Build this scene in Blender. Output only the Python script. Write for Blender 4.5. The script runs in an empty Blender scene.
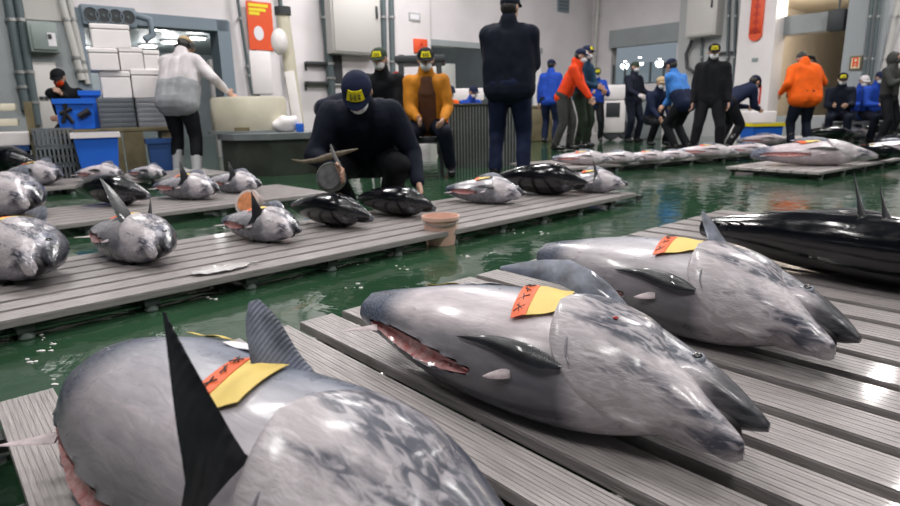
import bpy, bmesh, math, random
from mathutils import Vector, Matrix, noise
random.seed(7)
SC = bpy.context.scene; COL = SC.collection
R = math.radians
# ------------------------------------------------------------------ camera
F = 600.0; CH = .68; CP = math.atan(141/600); CR = math.atan(.0215)
fw = Vector((0, math.cos(CP), -math.sin(CP))); r0 = Vector((1,0,0)); u0 = Vector((0, math.sin(CP), math.cos(CP)))
rt = r0*math.cos(CR) - u0*math.sin(CR); up = r0*math.sin(CR) + u0*math.cos(CR)
cd = bpy.data.cameras.new('camera'); cam = bpy.data.objects.new('camera', cd); COL.objects.link(cam)
cd.sensor_width = 36; cd.lens = 36*F/900; cd.clip_start = .02; cd.clip_end = 200
m = Matrix((rt, up, -fw)).transposed().to_4x4(); m.translation = Vector((0,0,CH)); cam.matrix_world = m
SC.camera = cam
cd.dof.use_dof = True; cd.dof.focus_distance = 1.5; cd.dof.aperture_fstop = 5.0
def ray(px, py): return fw + rt*((px-450)/F) + up*((253-py)/F)
def G(px, py, z=0):
    d = ray(px, py); t = (z-CH)/d.z; return Vector((d.x*t, d.y*t, z))
def AT(px, py, Y):
    d = ray(px, py); t = Y/d.y; return Vector((d.x*t, Y, CH+d.z*t))
# ------------------------------------------------------------------ materials
MC = {}
def mat(name, col, rough=.5, metal=0, noise_s=0, amt=.15, bump=0, bump_s=60, coat=0, col2=None, emit=0, stretch=None, trans=0, spec=.5, wave=None):
    if name in MC: return MC[name]
    m = bpy.data.materials.new(name); m.use_nodes = True; nt = m.node_tree; N = nt.nodes; L = nt.links
    b = N['Principled BSDF']; c = (*col, 1)
    b.inputs['Base Color'].default_value = c; b.inputs['Roughness'].default_value = rough; b.inputs['Metallic'].default_value = metal
    b.inputs['Specular IOR Level'].default_value = spec
    b.inputs['Coat Weight'].default_value = coat; b.inputs['Coat Roughness'].default_value = .08
    if trans: b.inputs['Transmission Weight'].default_value = trans
    tc = N.new('ShaderNodeTexCoord'); mp = N.new('ShaderNodeMapping'); L.new(tc.outputs['Object'], mp.inputs[0])
    if stretch: mp.inputs['Scale'].default_value = stretch
    if noise_s:
        n = N.new('ShaderNodeTexNoise'); n.inputs['Scale'].default_value = noise_s; n.inputs['Detail'].default_value = 6
        L.new(mp.outputs[0], n.inputs['Vector'])
        r = N.new('ShaderNodeValToRGB'); r.color_ramp.elements[0].position = .3; r.color_ramp.elements[1].position = .7
        c2 = col2 or tuple(x*(1-amt*2) for x in col)
        r.color_ramp.elements[0].color = (*c2, 1); r.color_ramp.elements[1].color = (*(min(1, x*(1+amt)) for x in col), 1) if not col2 else c
        L.new(n.outputs['Fac'], r.inputs[0]); L.new(r.outputs[0], b.inputs['Base Color'])
    if bump:
        n2 = N.new('ShaderNodeTexNoise'); n2.inputs['Scale'].default_value = bump_s; n2.inputs['Detail'].default_value = 4
        L.new(mp.outputs[0], n2.inputs['Vector'])
        src = n2.outputs['Fac']
        if wave:
            w = N.new('ShaderNodeTexWave'); w.inputs['Scale'].default_value = wave; w.inputs['Distortion'].default_value = .5
            L.new(tc.outputs['Object'], w.inputs['Vector']); src = w.outputs['Fac']
        bp = N.new('ShaderNodeBump'); bp.inputs['Strength'].default_value = bump; bp.inputs['Distance'].default_value = .01
        L.new(src, bp.inputs['Height']); L.new(bp.outputs[0], b.inputs['Normal'])
    if emit:
        b.inputs['Emission Color'].default_value = c; b.inputs['Emission Strength'].default_value = emit
    MC[name] = m; return m
# ------------------------------------------------------------------ mesh builder
class MB:
    def __init__(s): s.v = []; s.f = []
    def add(s, vs, fs, M=None):
        o = len(s.v)
        s.v += [tuple(M @ Vector(v)) if M else tuple(v) for v in vs]; s.f += [tuple(i+o for i in f) for f in fs]; return s
    def box(s, x0, x1, y0, y1, z0, z1, M=None, bev=0):
        if bev:
            bm = bmesh.new(); bmesh.ops.create_cube(bm, size=1)
            for v in bm.verts: v.co = Vector(((x0+x1)/2+v.co.x*(x1-x0), (y0+y1)/2+v.co.y*(y1-y0), (z0+z1)/2+v.co.z*(z1-z0)))
            bmesh.ops.bevel(bm, geom=bm.edges[:], offset=bev, segments=2, affect='EDGES', profile=.5)
            s.bm(bm, M); bm.free(); return s
        v = [(x,y,z) for x in (x0,x1) for y in (y0,y1) for z in (z0,z1)]
        return s.add(v, [(0,1,3,2),(4,6,7,5),(0,4,5,1),(2,3,7,6),(0,2,6,4),(1,5,7,3)], M)
    def bm(s, bm, M=None):
        bm.verts.index_update(); return s.add([v.co.copy() for v in bm.verts], [[v.index for v in f.verts] for f in bm.faces], M)
    def tube(s, pts, rad, n=10, M=None, flat=1, cap=True):
        pts = [Vector(p) for p in pts]; k = len(pts)
        if not hasattr(rad, '__len__'): rad = [rad]*k
        vs = []; fs = []; u = None
        for i, p in enumerate(pts):
            t = (pts[min(i+1,k-1)]-pts[max(i-1,0)]).normalized()
            if u is None: u = t.orthogonal().normalized()
            u = (u - t*u.dot(t)).normalized(); w = t.cross(u)
            for j in range(n):
                a = 2*math.pi*j/n; vs.append(p+(u*math.cos(a)+w*math.sin(a)*flat)*rad[i])
        for i in range(k-1):
            for j in range(n): fs.append((i*n+j, i*n+(j+1)%n, (i+1)*n+(j+1)%n, (i+1)*n+j))
        if cap: fs.append(tuple(reversed(range(n)))); fs.append(tuple((k-1)*n+j for j in range(n)))
        return s.add(vs, fs, M)
    def lathe(s, prof, n=32, M=None, cap=True):
        vs = []; fs = []; k = len(prof)
        for r, z in prof:
            for j in range(n): a = 2*math.pi*j/n; vs.append((r*math.cos(a), r*math.sin(a), z))
        for i in range(k-1):
            for j in range(n): fs.append((i*n+j, i*n+(j+1)%n, (i+1)*n+(j+1)%n, (i+1)*n+j))
        if cap: fs.append(tuple(reversed(range(n)))); fs.append(tuple((k-1)*n+j for j in range(n)))
        return s.add(vs, fs, M)
    def ell(s, c, r, M=None, n=20, zmin=None, zmax=None):
        c = Vector(c); vs = []; fs = []; rows = n//2
        a0 = -math.pi/2 if zmin is None else math.asin(zmin); a1 = math.pi/2 if zmax is None else math.asin(zmax)
        for i in range(rows+1):
            a = a0+(a1-a0)*i/rows; a = max(-math.pi/2+.02, min(math.pi/2-.02, a))
            for j in range(n):
                b = 2*math.pi*j/n; vs.append((c.x+r[0]*math.cos(a)*math.cos(b), c.y+r[1]*math.cos(a)*math.sin(b), c.z+r[2]*math.sin(a)))
        for i in range(rows):
            for j in range(n): fs.append((i*n+j, i*n+(j+1)%n, (i+1)*n+(j+1)%n, (i+1)*n+j))
        fs.append(tuple(reversed(range(n)))); fs.append(tuple(rows*n+j for j in range(n)))
        return s.add(vs, fs, M)
    def cap(s, p0, p1, a, b, n=14):       # capsule with two radii, for remeshed bodies
        p0 = Vector(p0); p1 = Vector(p1); d = (p1-p0); L = d.length; d = d.normalized() if L > 1e-6 else Vector((0,0,1))
        pts = []; rr = []
        for k in range(5): t = math.pi/2*(1-k/4); pts.append(p0-d*a*math.sin(t)); rr.append(max(a*math.cos(t), a*.05))
        for k in range(5): t = math.pi/2*k/4; pts.append(p1+d*b*math.sin(t)); rr.append(max(b*math.cos(t), b*.05))
        return s.tube(pts, rr, n)
    def blade(s, pts, wid, nrm, th=.004, n=8, M=None):   # a fin: centre line, half widths, flat normal
        pts = [Vector(p) for p in pts]; k = len(pts); vs = []; fs = []; nrm = Vector(nrm).normalized()
        for i, p in enumerate(pts):
            t = (pts[min(i+1,k-1)]-pts[max(i-1,0)]).normalized(); w = t.cross(nrm).normalized(); nn = w.cross(t)
            for j in range(n):
                a = 2*math.pi*j/n; vs.append(p+w*math.cos(a)*wid[i]+nn*math.sin(a)*th*min(1, .25+wid[i]/max(wid)))
        for i in range(k-1):
            for j in range(n): fs.append((i*n+j, i*n+(j+1)%n, (i+1)*n+(j+1)%n, (i+1)*n+j))
        fs.append(tuple(reversed(range(n)))); fs.append(tuple((k-1)*n+j for j in range(n)))
        return s.add(vs, fs, M)
    def mesh(s, name, smooth=True, ang=40):
        me = bpy.data.meshes.new(name); me.from_pydata(s.v, [], s.f); me.update()
        bm = bmesh.new(); bm.from_mesh(me); bmesh.ops.recalc_face_normals(bm, faces=bm.faces); bm.to_mesh(me); bm.free()
        if smooth:
            me.shade_smooth()
            if ang: me.set_sharp_from_angle(angle=R(ang))
        return me
    def build(s, name, mt, parent=None, smooth=True, ang=40):
        return link(name, s.mesh(name, smooth, ang), mt, parent)
def link(name, me, mt, parent=None):
    o = bpy.data.objects.new(name, me); COL.objects.link(o)
    if mt is not None:
        me.materials.clear(); me.materials.append(mt)
    if parent: o.parent = parent
    return o
def thing(name, label, cat, loc=(0,0,0), rotz=0, group=None):
    o = bpy.data.objects.new(name, None); COL.objects.link(o); o.empty_display_size = .05
    o.location = loc; o.rotation_euler = (0,0,rotz); o['label'] = label; o['category'] = cat
    if group: o['group'] = group
    return o
def tag(o, label, cat, group=None, kind=None):
    o['label'] = label; o['category'] = cat
    if group: o['group'] = group
    if kind: o['kind'] = kind
    return o
def struct(o): o['kind'] = 'structure'; return o
def copy_tree(o, parent=None):
    c = o.copy(); COL.objects.link(c); c.parent = parent
    for ch in [x for x in bpy.data.objects if x.parent == o]: copy_tree(ch, c)
    return c
def frame(origin, deg):
    return Matrix.Translation(Vector(origin)) @ Matrix.Rotation(R(deg), 4, 'Z')
def interp(x, pts):
    k = len(pts)
    if x <= pts[0][0]: return pts[0][1]
    if x >= pts[-1][0]: return pts[-1][1]
    for i in range(k-1):
        if x <= pts[i+1][0]: break
    x0, y0 = pts[i]; x1, y1 = pts[i+1]; h = x1-x0; t = (x-x0)/h
    m0 = (y1-pts[i-1][1])/(x1-pts[i-1][0]) if i > 0 else (y1-y0)/h
    m1 = (pts[i+2][1]-y0)/(pts[i+2][0]-x0) if i < k-2 else (y1-y0)/h
    return (2*t**3-3*t*t+1)*y0+(t**3-2*t*t+t)*h*m0+(-2*t**3+3*t*t)*y1+(t**3-t*t)*h*m1

AB = 41.5   # the hall's long axis, degrees from the camera's right
# ================================================================== TUNA
DOR = [(0,.05),(.1,.088),(.3,.145),(.5,.168),(.65,.165),(.75,.145),(.85,.092),(.92,.046),(.97,.006),(1,-.022)]
VEN = [(0,-.05),(.1,-.085),(.3,-.145),(.5,-.168),(.65,-.162),(.74,-.142),(.80,-.118),(.845,-.094),(.87,-.05),(.90,-.038),(.95,-.040),(1,-.038)]
THK = [(0,.042),(.1,.07),(.3,.108),(.5,.13),(.65,.13),(.75,.112),(.85,.078),(.92,.05),(.97,.028),(1,.008)]
class Tuna:
    def __init__(s, L=1.0, side=1, tailw=1.0, fat=1.0, sx=.985, slit=(.06,.46), phi=148):
        s.L = L; s.side = side; s.tw = tailw; s.fat = fat; s.slit = slit; s.phi = phi
    def dims(s, x):
        k = 1+(s.tw-1)*max(0, 1-x/.45)**1.3
        return interp(x, DOR)*k*s.fat, interp(x, VEN)*k*s.fat, interp(x, THK)*k*s.fat
    def slw(s, x):
        a, b = s.slit
        if x < a or x > b: return 0
        t = (x-a)/(b-a); return math.sin(math.pi*t**.8)**.7*R(13)
    def P(s, x, phi, off=0, cut=True):
        d, v, a = s.dims(x); yc = (d+v)/2; hb = (d-v)/2
        c = math.cos(phi); sn = math.sin(phi)
        y = yc+hb*math.copysign(abs(c)**.92, c); z = a*math.copysign(abs(sn)**.95, sn)
        if z < 0: z *= .86
        p = Vector((x, y, z)); n = Vector((0, c/max(hb,.01), sn/max(a,.01))).normalized()
        if cut:
            w = s.slw(x)
            if w > 0:
                q = abs(phi-R(s.phi))/w
                if q < 1: p -= n*.034*(1-q**4)
                elif q < 1.5: p += n*.005*(1.5-q)*2
        p += n*off
        return Vector((p.x*s.L, p.y*s.L*s.side, p.z*s.L))
    def body(s, nu=110, nv=96):
        vs = []; fs = []; dv = []; lx = []
        for i in range(nu+1):
            x = i/nu; x = x if x < .8 else .8+(x-.8)
            for j in range(nv):
                ph = 2*math.pi*j/nv; p = s.P(x, ph)
                e = noise.noise(Vector((x*7, math.cos(ph)*2, math.sin(ph)*2+s.side)))*.004*s.L
                vs.append(p+Vector((0, math.cos(ph)*s.side, math.sin(ph)))*e*(1 if ph < math.pi else .2)); dv.append(math.cos(ph)); lx.append(x)
        for i in range(nu):
            for j in range(nv): fs.append((i*nv+j, i*nv+(j+1)%nv, (i+1)*nv+(j+1)%nv, (i+1)*nv+j))
        fs.append(tuple(range(nv))); fs.append(tuple(nu*nv+j for j in range(nv)))
        me = bpy.data.meshes.new('body'); me.from_pydata(vs, [], fs); me.update()
        for nm, arr in (('dv', dv), ('lx', lx)):
            at = me.attributes.new(nm, 'FLOAT', 'POINT'); at.data.foreach_set('value', arr)
        bm = bmesh.new(); bm.from_mesh(me); bmesh.ops.recalc_face_normals(bm, faces=bm.faces); bm.to_mesh(me); bm.free()
        me.shade_smooth(); me.set_sharp_from_angle(angle=R(60)); return me
    def patch(s, x0, x1, fn, n=40, m_=36, off0=0, th=.006, up=lambda u, w: 0):
        """a shell lying on the flank: fn(u) gives the two phi limits; raised by up()"""
        vs = []; fs = []
        for layer in (0, 1):
            for i in range(n+1):
                u = i/n; x = x0+(x1-x0)*u; a, b = fn(u)
                for j in range(m_+1):
                    w = j/m_; vs.append(s.P(x, a+(b-a)*w, off0+up(u, w)+(th if layer else 0), cut=False))
        q = (n+1)*(m_+1)
        for layer in (0, 1):
            for i in range(n):
                for j in range(m_):
                    k = layer*q+i*(m_+1)+j; fs.append((k, k+1, k+m_+2, k+m_+1))
        for i in range(n):
            for j in (0, m_): k = i*(m_+1)+j; fs.append((k, k+m_+1, k+m_+1+q, k+q))
        for j in range(m_):
            for i in (0, n): k = i*(m_+1)+j; fs.append((k, k+1, k+1+q, k+q))
        mb = MB(); mb.add(vs, fs); return mb

def fish_mat(name, stops, head_a, head_b, tailc, rough, hp=.66, blotch=0.0):
    m = bpy.data.materials.new(name); m.use_nodes = True; nt = m.node_tree; N = nt.nodes; L = nt.links; b = N['Principled BSDF']
    def nz(scale, det=5, vec=None, dist=0):
        n = N.new('ShaderNodeTexNoise'); n.inputs['Scale'].default_value = scale; n.inputs['Detail'].default_value = det; n.inputs['Distortion'].default_value = dist
        if vec: L.new(vec, n.inputs['Vector'])
        return n.outputs['Fac']
    def mth(op, a, bb):
        n = N.new('ShaderNodeMath'); n.operation = op
        for k, q in enumerate((a, bb)):
            if isinstance(q, (int, float)): n.inputs[k].default_value = q
            else: L.new(q, n.inputs[k])
        return n.outputs[0]
    def ramp(src, st):
        r = N.new('ShaderNodeValToRGB'); e = r.color_ramp.elements
        while len(e) < len(st): e.new(.5)
        for q, (p, c) in zip(e, st): q.position = p; q.color = (*c, 1) if len(c) == 3 else c
        L.new(src, r.inputs[0]); return r.outputs[0]
    def mix(f, a, bb):
        n = N.new('ShaderNodeMix'); n.data_type = 'RGBA'
        for k, q in ((0, f), (6, a), (7, bb)):
            if isinstance(q, tuple): n.inputs[k].default_value = (*q, 1)
            elif isinstance(q, (int, float)): n.inputs[k].default_value = q
            else: L.new(q, n.inputs[k])
        return n.outputs[2]
    tc = N.new('ShaderNodeTexCoord').outputs['Object']
    mp = N.new('ShaderNodeMapping'); L.new(tc, mp.inputs[0]); mp.inputs['Scale'].default_value = (.45,1.6,1.6); mp.inputs['Rotation'].default_value = (0,0,.25)
    a1 = N.new('ShaderNodeAttribute'); a1.attribute_name = 'dv'; a2 = N.new('ShaderNodeAttribute'); a2.attribute_name = 'lx'
    dv, lx = a1.outputs['Fac'], a2.outputs['Fac']
    wob = mth('MULTIPLY', mth('SUBTRACT', nz(6, 6, mp.outputs[0], .6), .5), .55)
    v = mth('MULTIPLY', mth('ADD', mth('ADD', dv, 1.0), wob), .5)
    base = ramp(v, stops)
    fine = ramp(nz(38, 6, mp.outputs[0]), [(.35,(.72,.72,.74)),(.65,(1,1,1))])
    n = N.new('ShaderNodeMix'); n.data_type = 'RGBA'; n.blend_type = 'MULTIPLY'; n.inputs[0].default_value = .7; L.new(base, n.inputs[6]); L.new(fine, n.inputs[7]); base = n.outputs[2]
    hn = mth('ADD', mth('SUBTRACT', nz(9, 13, mp.outputs[0], .45), mth('MULTIPLY', dv, .20)), mth('MULTIPLY', mth('SUBTRACT', .74, lx), .9))
    hd = ramp(hn, [(.44, head_b), (.57, head_a)])
    scr = ramp(nz(34, 10, mp.outputs[0], 1.5), [(.46, (0,0,0)), (.60, (1,1,1))])
    hd = mix(mth('MULTIPLY', scr, .5), hd, tuple(min(.8, c*1.3+.1) for c in head_a))
    hf = ramp(mth('ADD', lx, mth('MULTIPLY', wob, .12)), [(hp,(0,0,0)),(hp+.05,(1,1,1))])
    c = mix(hf, base, hd)
    # back of the head stays dark
    c = mix(mth('MULTIPLY', hf, ramp(v, [(.72,(0,0,0)),(.9,(1,1,1))])), c, tailc)
    vo = N.new('ShaderNodeTexVoronoi'); vo.inputs['Scale'].default_value = 130; L.new(tc, vo.inputs['Vector'])
    tl = mix(ramp(vo.outputs['Distance'], [(.1,(0,0,0)),(.6,(1,1,1))]), tuple(q*2.4+.02 for q in tailc), tailc)
    c = mix(ramp(lx, [(.87,(0,0,0)),(.91,(.85,.85,.85))]), c, (.02,.022,.028))
    tf = ramp(mth('ADD', lx, mth('MULTIPLY', wob, .1)), [(.10,(1,1,1)),(.19,(0,0,0))])
    c = mix(tf, c, tl)
    L.new(c, b.inputs['Base Color'])
    L.new(ramp(nz(25, 5, tc), [(.3,(rough*.7,)*3),(.7,(rough*1.5,)*3)]), b.inputs['Roughness'])
    b.inputs['Coat Weight'].default_value = .35; b.inputs['Coat Roughness'].default_value = .15
    bp = N.new('ShaderNodeBump'); bp.inputs['Strength'].default_value = .22; bp.inputs['Distance'].default_value = .006
    L.new(mth('ADD', nz(30, 8, mp.outputs[0], 1), mth('MULTIPLY', hf, nz(60, 8, mp.outputs[0], 2))), bp.inputs['Height']); L.new(bp.outputs[0], b.inputs['Normal'])
    return m
silver = fish_mat('silver_tuna_skin', [(.0,(.10,.10,.12)),(.14,(.24,.23,.25)),(.30,(.62,.55,.575)),(.58,(.60,.54,.575)),(.72,(.26,.28,.34)),(.86,(.05,.065,.10))],
                  (.50,.465,.50), (.06,.07,.10), (.055,.07,.105), .36)
pale = fish_mat('pale_tuna_skin', [(.0,(.12,.12,.13)),(.16,(.28,.26,.28)),(.34,(.48,.44,.47)),(.60,(.42,.42,.47)),(.80,(.20,.23,.30)),(.92,(.05,.065,.10))],
                  (.42,.38,.41), (.05,.055,.08), (.05,.06,.09), .34)
black = fish_mat('black_tuna_skin', [(.0,(.30,.28,.27)),(.12,(.09,.085,.08)),(.30,(.012,.012,.014)),(.62,(.006,.007,.009)),(.80,(.004,.005,.008)),(.92,(.004,.005,.008))],
                  (.15,.16,.19), (.006,.007,.009), (.006,.007,.010), .15, hp=.74)
plate_s = fish_mat('gill_plate_skin', [(0,(.3,.3,.3)),(.5,(.5,.5,.5)),(1,(.3,.3,.3))], (.47,.43,.455), (.055,.06,.09), (.08,.09,.12), .34, hp=.01)
fin_dark = mat('dark_fin', (.018,.020,.026), .35, noise_s=30, amt=.3, bump=.12, wave=60, coat=.3)
fin_blue = mat('blue_grey_fin', (.17,.19,.25), .38, noise_s=22, amt=.4, bump=.14, wave=75, coat=.3)
fin_pale = mat('pale_fin', (.62,.52,.54), .4, noise_s=40, amt=.2)
flesh = mat('red_flesh', (.50,.13,.12), .28, noise_s=38, col2=(.62,.42,.42), bump=.8, bump_s=70, coat=.5)
mouth_m = mat('dark_mouth', (.010,.008,.009), .5)
eye_m = mat('fish_eye', (.012,.013,.018), .08, coat=1)
eye_rim = mat('eye_rim', (.25,.27,.32), .3)
jaw_m = mat('jaw_skin', (.30,.29,.33), .28, noise_s=16, col2=(.08,.085,.11), bump=.3, bump_s=40, coat=.5)
jaw_b = mat('black_jaw_skin', (.05,.05,.06), .2, noise_s=16, col2=(.01,.01,.013), bump=.2, bump_s=40, coat=.5)
blood = mat('blood', (.35,.01,.01), .2)

def make_tuna(T, skin, hi=True, pec='back', dorsal='flat', label='', jaw=None, group=None, bloodspot=False):
    """parts in local axes: x to the snout, y dorsal (times side), z up"""
    L = T.L; sd = T.side
    t = thing('tuna', label, 'tuna', group=group)
    dark = skin is black
    link('body', T.body(*((120, 104) if hi else (56, 48))), skin, t)
    # gill cover and cheek: one long teardrop plate, its round rear edge standing free, running out to the lower jaw tip
    fa = T.fat
    YC = [(0,.004),(.3,-.006),(.5,-.020),(.7,-.050),(.8,-.078),(.9,-.096),(1,-.108)]
    WD = [(0,.0),(.015,.052),(.06,.095),(.14,.123),(.28,.136),(.5,.112),(.65,.078),(.72,.056),(.8,.041),(.9,.030),(.97,.018),(1,.004)]
    def zs(x, y):
        d, v, a_ = T.dims(x); yc0, h0 = (d+v)/2, (d-v)/2
        k = max(0, min(1, (x-.76)/.10)); k = k*k*(3-2*k)
        yc_ = yc0*(1-k)+k*fa*interp(x, [(.74,-.03),(.85,-.055),(.92,-.084),(.98,-.104)]); h_ = h0*(1-k)+k*fa*interp(x, [(.74,.11),(.85,.075),(.92,.050),(.98,.024)]); a_ = a_*(1-k)+k*fa*interp(x, [(.74,.105),(.85,.078),(.92,.050),(.98,.020)])
        q = (y-yc_)/h_; return a_*math.sqrt(max(.02, 1-q*q))
    nu, nt = (60, 36) if hi else (26, 16); vs = []; fs = []
    for ly in (0, 1):
        for a_ in range(nu+1):
            u = (a_/nu)**1.4; x = .605+.375*u; yc_ = interp(u, YC)*fa; w_ = interp(u, WD)*fa
            for b_ in range(nt+1):
                tt = -1+2*b_/nt; tt = math.copysign(1-(1-abs(tt))**1.3, tt); y = yc_+w_*tt
                off = ((.007 if dark else .024)*(1-u)**1.6+.006)*(1-.45*abs(tt)**3)-.016*min(1, max(0, (u-.35)/.3))*abs(tt)**5
                if ly == 0: off -= .010 if u < .5 else .016
                vs.append((x*L, y*sd*L, (zs(x, y)+off)*L))
    q = (nu+1)*(nt+1)
    for ly in (0, 1):
        for a_ in range(nu):
            for b_ in range(nt): k = ly*q+a_*(nt+1)+b_; fs.append((k, k+1, k+nt+2, k+nt+1))
    for a_ in range(nu):
        for b_ in (0, nt): k = a_*(nt+1)+b_; fs.append((k, k+nt+1, k+nt+1+q, k+q))
    for b_ in range(nt):
        for a_ in (0, nu): k = a_*(nt+1)+b_; fs.append((k, k+1, k+1+q, k+q))
    o = MB().add(vs, fs).build('gill_plate', black if dark else plate_s, t, ang=75)
    for nm, fv in (('dv', None), ('lx', None)):
        at = o.data.attributes.new(nm, 'FLOAT', 'POINT')
        at.data.foreach_set('value', [(v.co.y*sd/L/.17) if nm == 'dv' else min(.845, v.co.x/L) for v in o.data.vertices])
    if hi:
        # inner cheek plate: a raised crescent ridge
        pts = [T.P(.70+.045*math.cos(a), R(99)+R(38)*math.sin(a), .0155, False) for a in [math.pi*(.62+.76*k/14) for k in range(15)]]
        MB().tube(pts, [.0012*L+.0022*L*math.sin(math.pi*k/14) for k in range(15)], 8).build('cheek_ridge', black if dark else jaw_m, t)
    # lower jaw, mouth, eye
    jm = MB(); pts = []; ws = []
    rows = 18; n = 20; vs = []; fs = []
    for i in range(rows+1):
        u = i/rows; x = .74+.235*u; yc = interp(u, [(0,-.060),(.4,-.068),(.7,-.088),(1,-.110)]); hy = interp(u, [(0,.055),(.4,.038),(.7,.028),(.9,.017),(1,.004)])*T.fat; hz = interp(u, [(0,.050),(.3,.062),(.45,.058),(.7,.046),(.9,.027),(1,.006)])*T.fat
        for j in range(n):
            a = 2*math.pi*j/n; vs.append(((x+.004*math.cos(a))*L, sd*L*(yc*T.fat+hy*math.cos(a)), L*(hz*math.sin(a)*(1 if math.sin(a) > 0 else .85))))
    for i in range(rows):
        for j in range(n): fs.append((i*n+j, i*n+(j+1)%n, (i+1)*n+(j+1)%n, (i+1)*n+j))
    fs += [tuple(range(n)), tuple(rows*n+j for j in range(n))]
    o = jm.add(vs, fs).build('lower_jaw', skin, t, ang=70)
    for nm in ('dv', 'lx'):
        at = o.data.attributes.new(nm, 'FLOAT', 'POINT')
        at.data.foreach_set('value', [(v.co.y*sd/L/.17-.1) if nm == 'dv' else min(.845, v.co.x/L*.9) for v in o.data.vertices])
    MB().ell((.885*L, -.066*sd*L*T.fat, -.002*L), (.082*L, .036*L, .046*L), n=24).build('mouth', mouth_m, t)
    ep = T.P(.862, R(72), -.004)
    e = MB().ell(ep, (.0165*L, .0165*L, .009*L), n=18).build('eye', eye_rim if hi else eye_m, t)
    if hi: MB().ell(ep+Vector((.001,0,.004*L)), (.0105*L, .0105*L, .0075*L), n=16).build('pupil', eye_m, e)
    # belly opening
    a, b = T.slit; n = 36; vs = []; fs = []
    for i in range(n+1):
        x = a+(b-a)*(.02+.96*i/n); w = T.slw(x)*.97
        for j in range(9):
            q = -1+2*j/8; ph = R(T.phi)+w*q
            vs.append(T.P(x, ph, -.019*(1-q**4)+.002+.004*noise.noise(Vector((x*60, q*3, 0))), cut=False))
    for i in range(n):
        for j in range(8): k = i*9+j; fs.append((k, k+1, k+10, k+9))
    if not dark: MB().add(vs, fs).build('belly_opening', flesh, t, ang=0)
    # fins
    def W(x, ph, off=0): return T.P(x, R(ph), off, False)
    wS = [.006,.022,.027,.024,.017,.010,.0015]
    fm = fin_dark
    if pec == 'back':
        p = [W(.665,137,.008), W(.63,136,.014), W(.59,134,.015), W(.545,132,.014), W(.50,131,.012), W(.455,132,.009), W(.41,134,.006)]
        MB().blade(p, [w*L*.75 for w in wS], (0, -.5*sd, .85), .004*L).build('pectoral_fin', fm, t)
    elif pec == 'up':
        b0 = W(.59,126,-.03)
        p = [b0+Vector((-.01*q-.05*q*q, .02*sd*q+.03*sd*q*q, .225*q))*L for q in [k/8 for k in range(9)]]
        MB().blade(p, [w*L*(.92 if hi else 1.35) for w in [.078,.052,.036,.030,.025,.019,.013,.007,.0015]], (1,-.3*sd,0.1), .005*L).build('pectoral_fin', fm, t)
    elif pec == 'side':
        b0 = W(.60,100,0); d = Vector((-.55,.15*sd,.85))
        p = [b0+d*L*.34*k/6+Vector((-.08*(k/6)**2*L,0,-.06*(k/6)**2*L)) for k in range(7)]
        MB().blade(p, [w*L*1.5 for w in [.03,.03,.027,.024,.017,.010,.0015]], (1,.3*sd,.3), .004*L).build('pectoral_fin', fm, t)
    # the other pectoral fin, pressed against the boards under the head
    b0 = Vector((.66*L, -.12*sd*L, -.085*L)); 
    p = [b0+Vector((.215*L*k/6, -.035*sd*L*k/6-.02*sd*L*(k/6)**2, -.018*L*min(1,k/2))) for k in range(7)]
    MB().blade(p, [w*L*.95 for w in [.015,.026,.028,.025,.019,.011,.002]], (0,.15*sd,1), .003*L).build('pectoral_fin', fm, t)
    if dorsal == 'flat':
        p = [W(.70-.06*k, 52-2*k, .002)+Vector((0, .016*sd*L*min(k,3), .008*L*min(k,3))) for k in range(7)]
        MB().blade(p, [w*L*.68 for w in [.010,.034,.046,.048,.040,.026,.006]], (0,-.5*sd,.85), .004*L).build('dorsal_fin', fin_blue, t)
    elif dorsal == 'up':
        b0 = W(.465,54,-.02); d = Vector((-.50,.30*sd,.76))
        p = [b0+d*L*.135*k/6 for k in range(7)]
        MB().blade(p, [w*L*.95 for w in [.050,.041,.035,.031,.027,.020,.008]], (1,-.35*sd,.2), .004*L, n=12).build('dorsal_fin', fin_blue, t)
    elif dorsal == 'up3':
        b0 = W(.60,40,-.012); d = Vector((-.62,.45*sd,.55))
        p = [b0+d*L*.15*k/6 for k in range(7)]
        MB().blade(p, [w*L*1.1 for w in [.040,.034,.029,.025,.021,.015,.005]], (1,-.2*sd,.2), .004*L, n=12).build('dorsal_fin', fin_blue, t)
    elif dorsal == 'spike':
        for x_, ln in ((.50,.15),(.56,.11)):
            b0 = W(x_,40,-.006); p = [b0+Vector((-.35*q, -.1*q, .9*q))*L*ln for q in [k/5 for k in range(6)]]
            MB().blade(p, [w*L for w in [.012,.009,.006,.004,.003,.001]], (.3,1,0), .003*L, n=6).build('dorsal_spine', fm, t)
        p = [W(.56-.05*k, 52, .004+.004*math.sin(k)) for k in range(8)]
        MB().blade(p, [w*L for w in [.003,.008,.011,.012,.011,.009,.006,.002]], (0,1*sd,.4), .003*L).build('dorsal_fin', fm, t)
    elif dorsal == 'sickle':
        b0 = W(.42,20,-.005); d = Vector((-.40,.70*sd,.6))
        p = [b0+d*L*.15*k/6+Vector((-.05*L*(k/6)**2,0,0)) for k in range(7)]
        MB().blade(p, [w*L*.9 for w in [.035,.026,.020,.015,.011,.007,.0015]], (.2,-.5*sd,.8), .004*L).build('dorsal_fin', fm, t)
    # second dorsal crescent, anal fin, pelvic fin, finlets
    b0 = W(.10,170,0); p = [b0+Vector((-.03*L*k/2, -.033*sd*L*k/2, .004*L*k)) for k in range(5)]
    MB().blade(p, [w*L for w in [.016,.013,.009,.006,.0015]], (0,0,1), .003*L).build('anal_fin', fin_dark if dark else fin_pale, t)
    b0 = W(.56,152,0); p = [b0+Vector((-.026*L*k/2, -.012*sd*L*k/2, -.002*L*k)) for k in range(5)]
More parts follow.
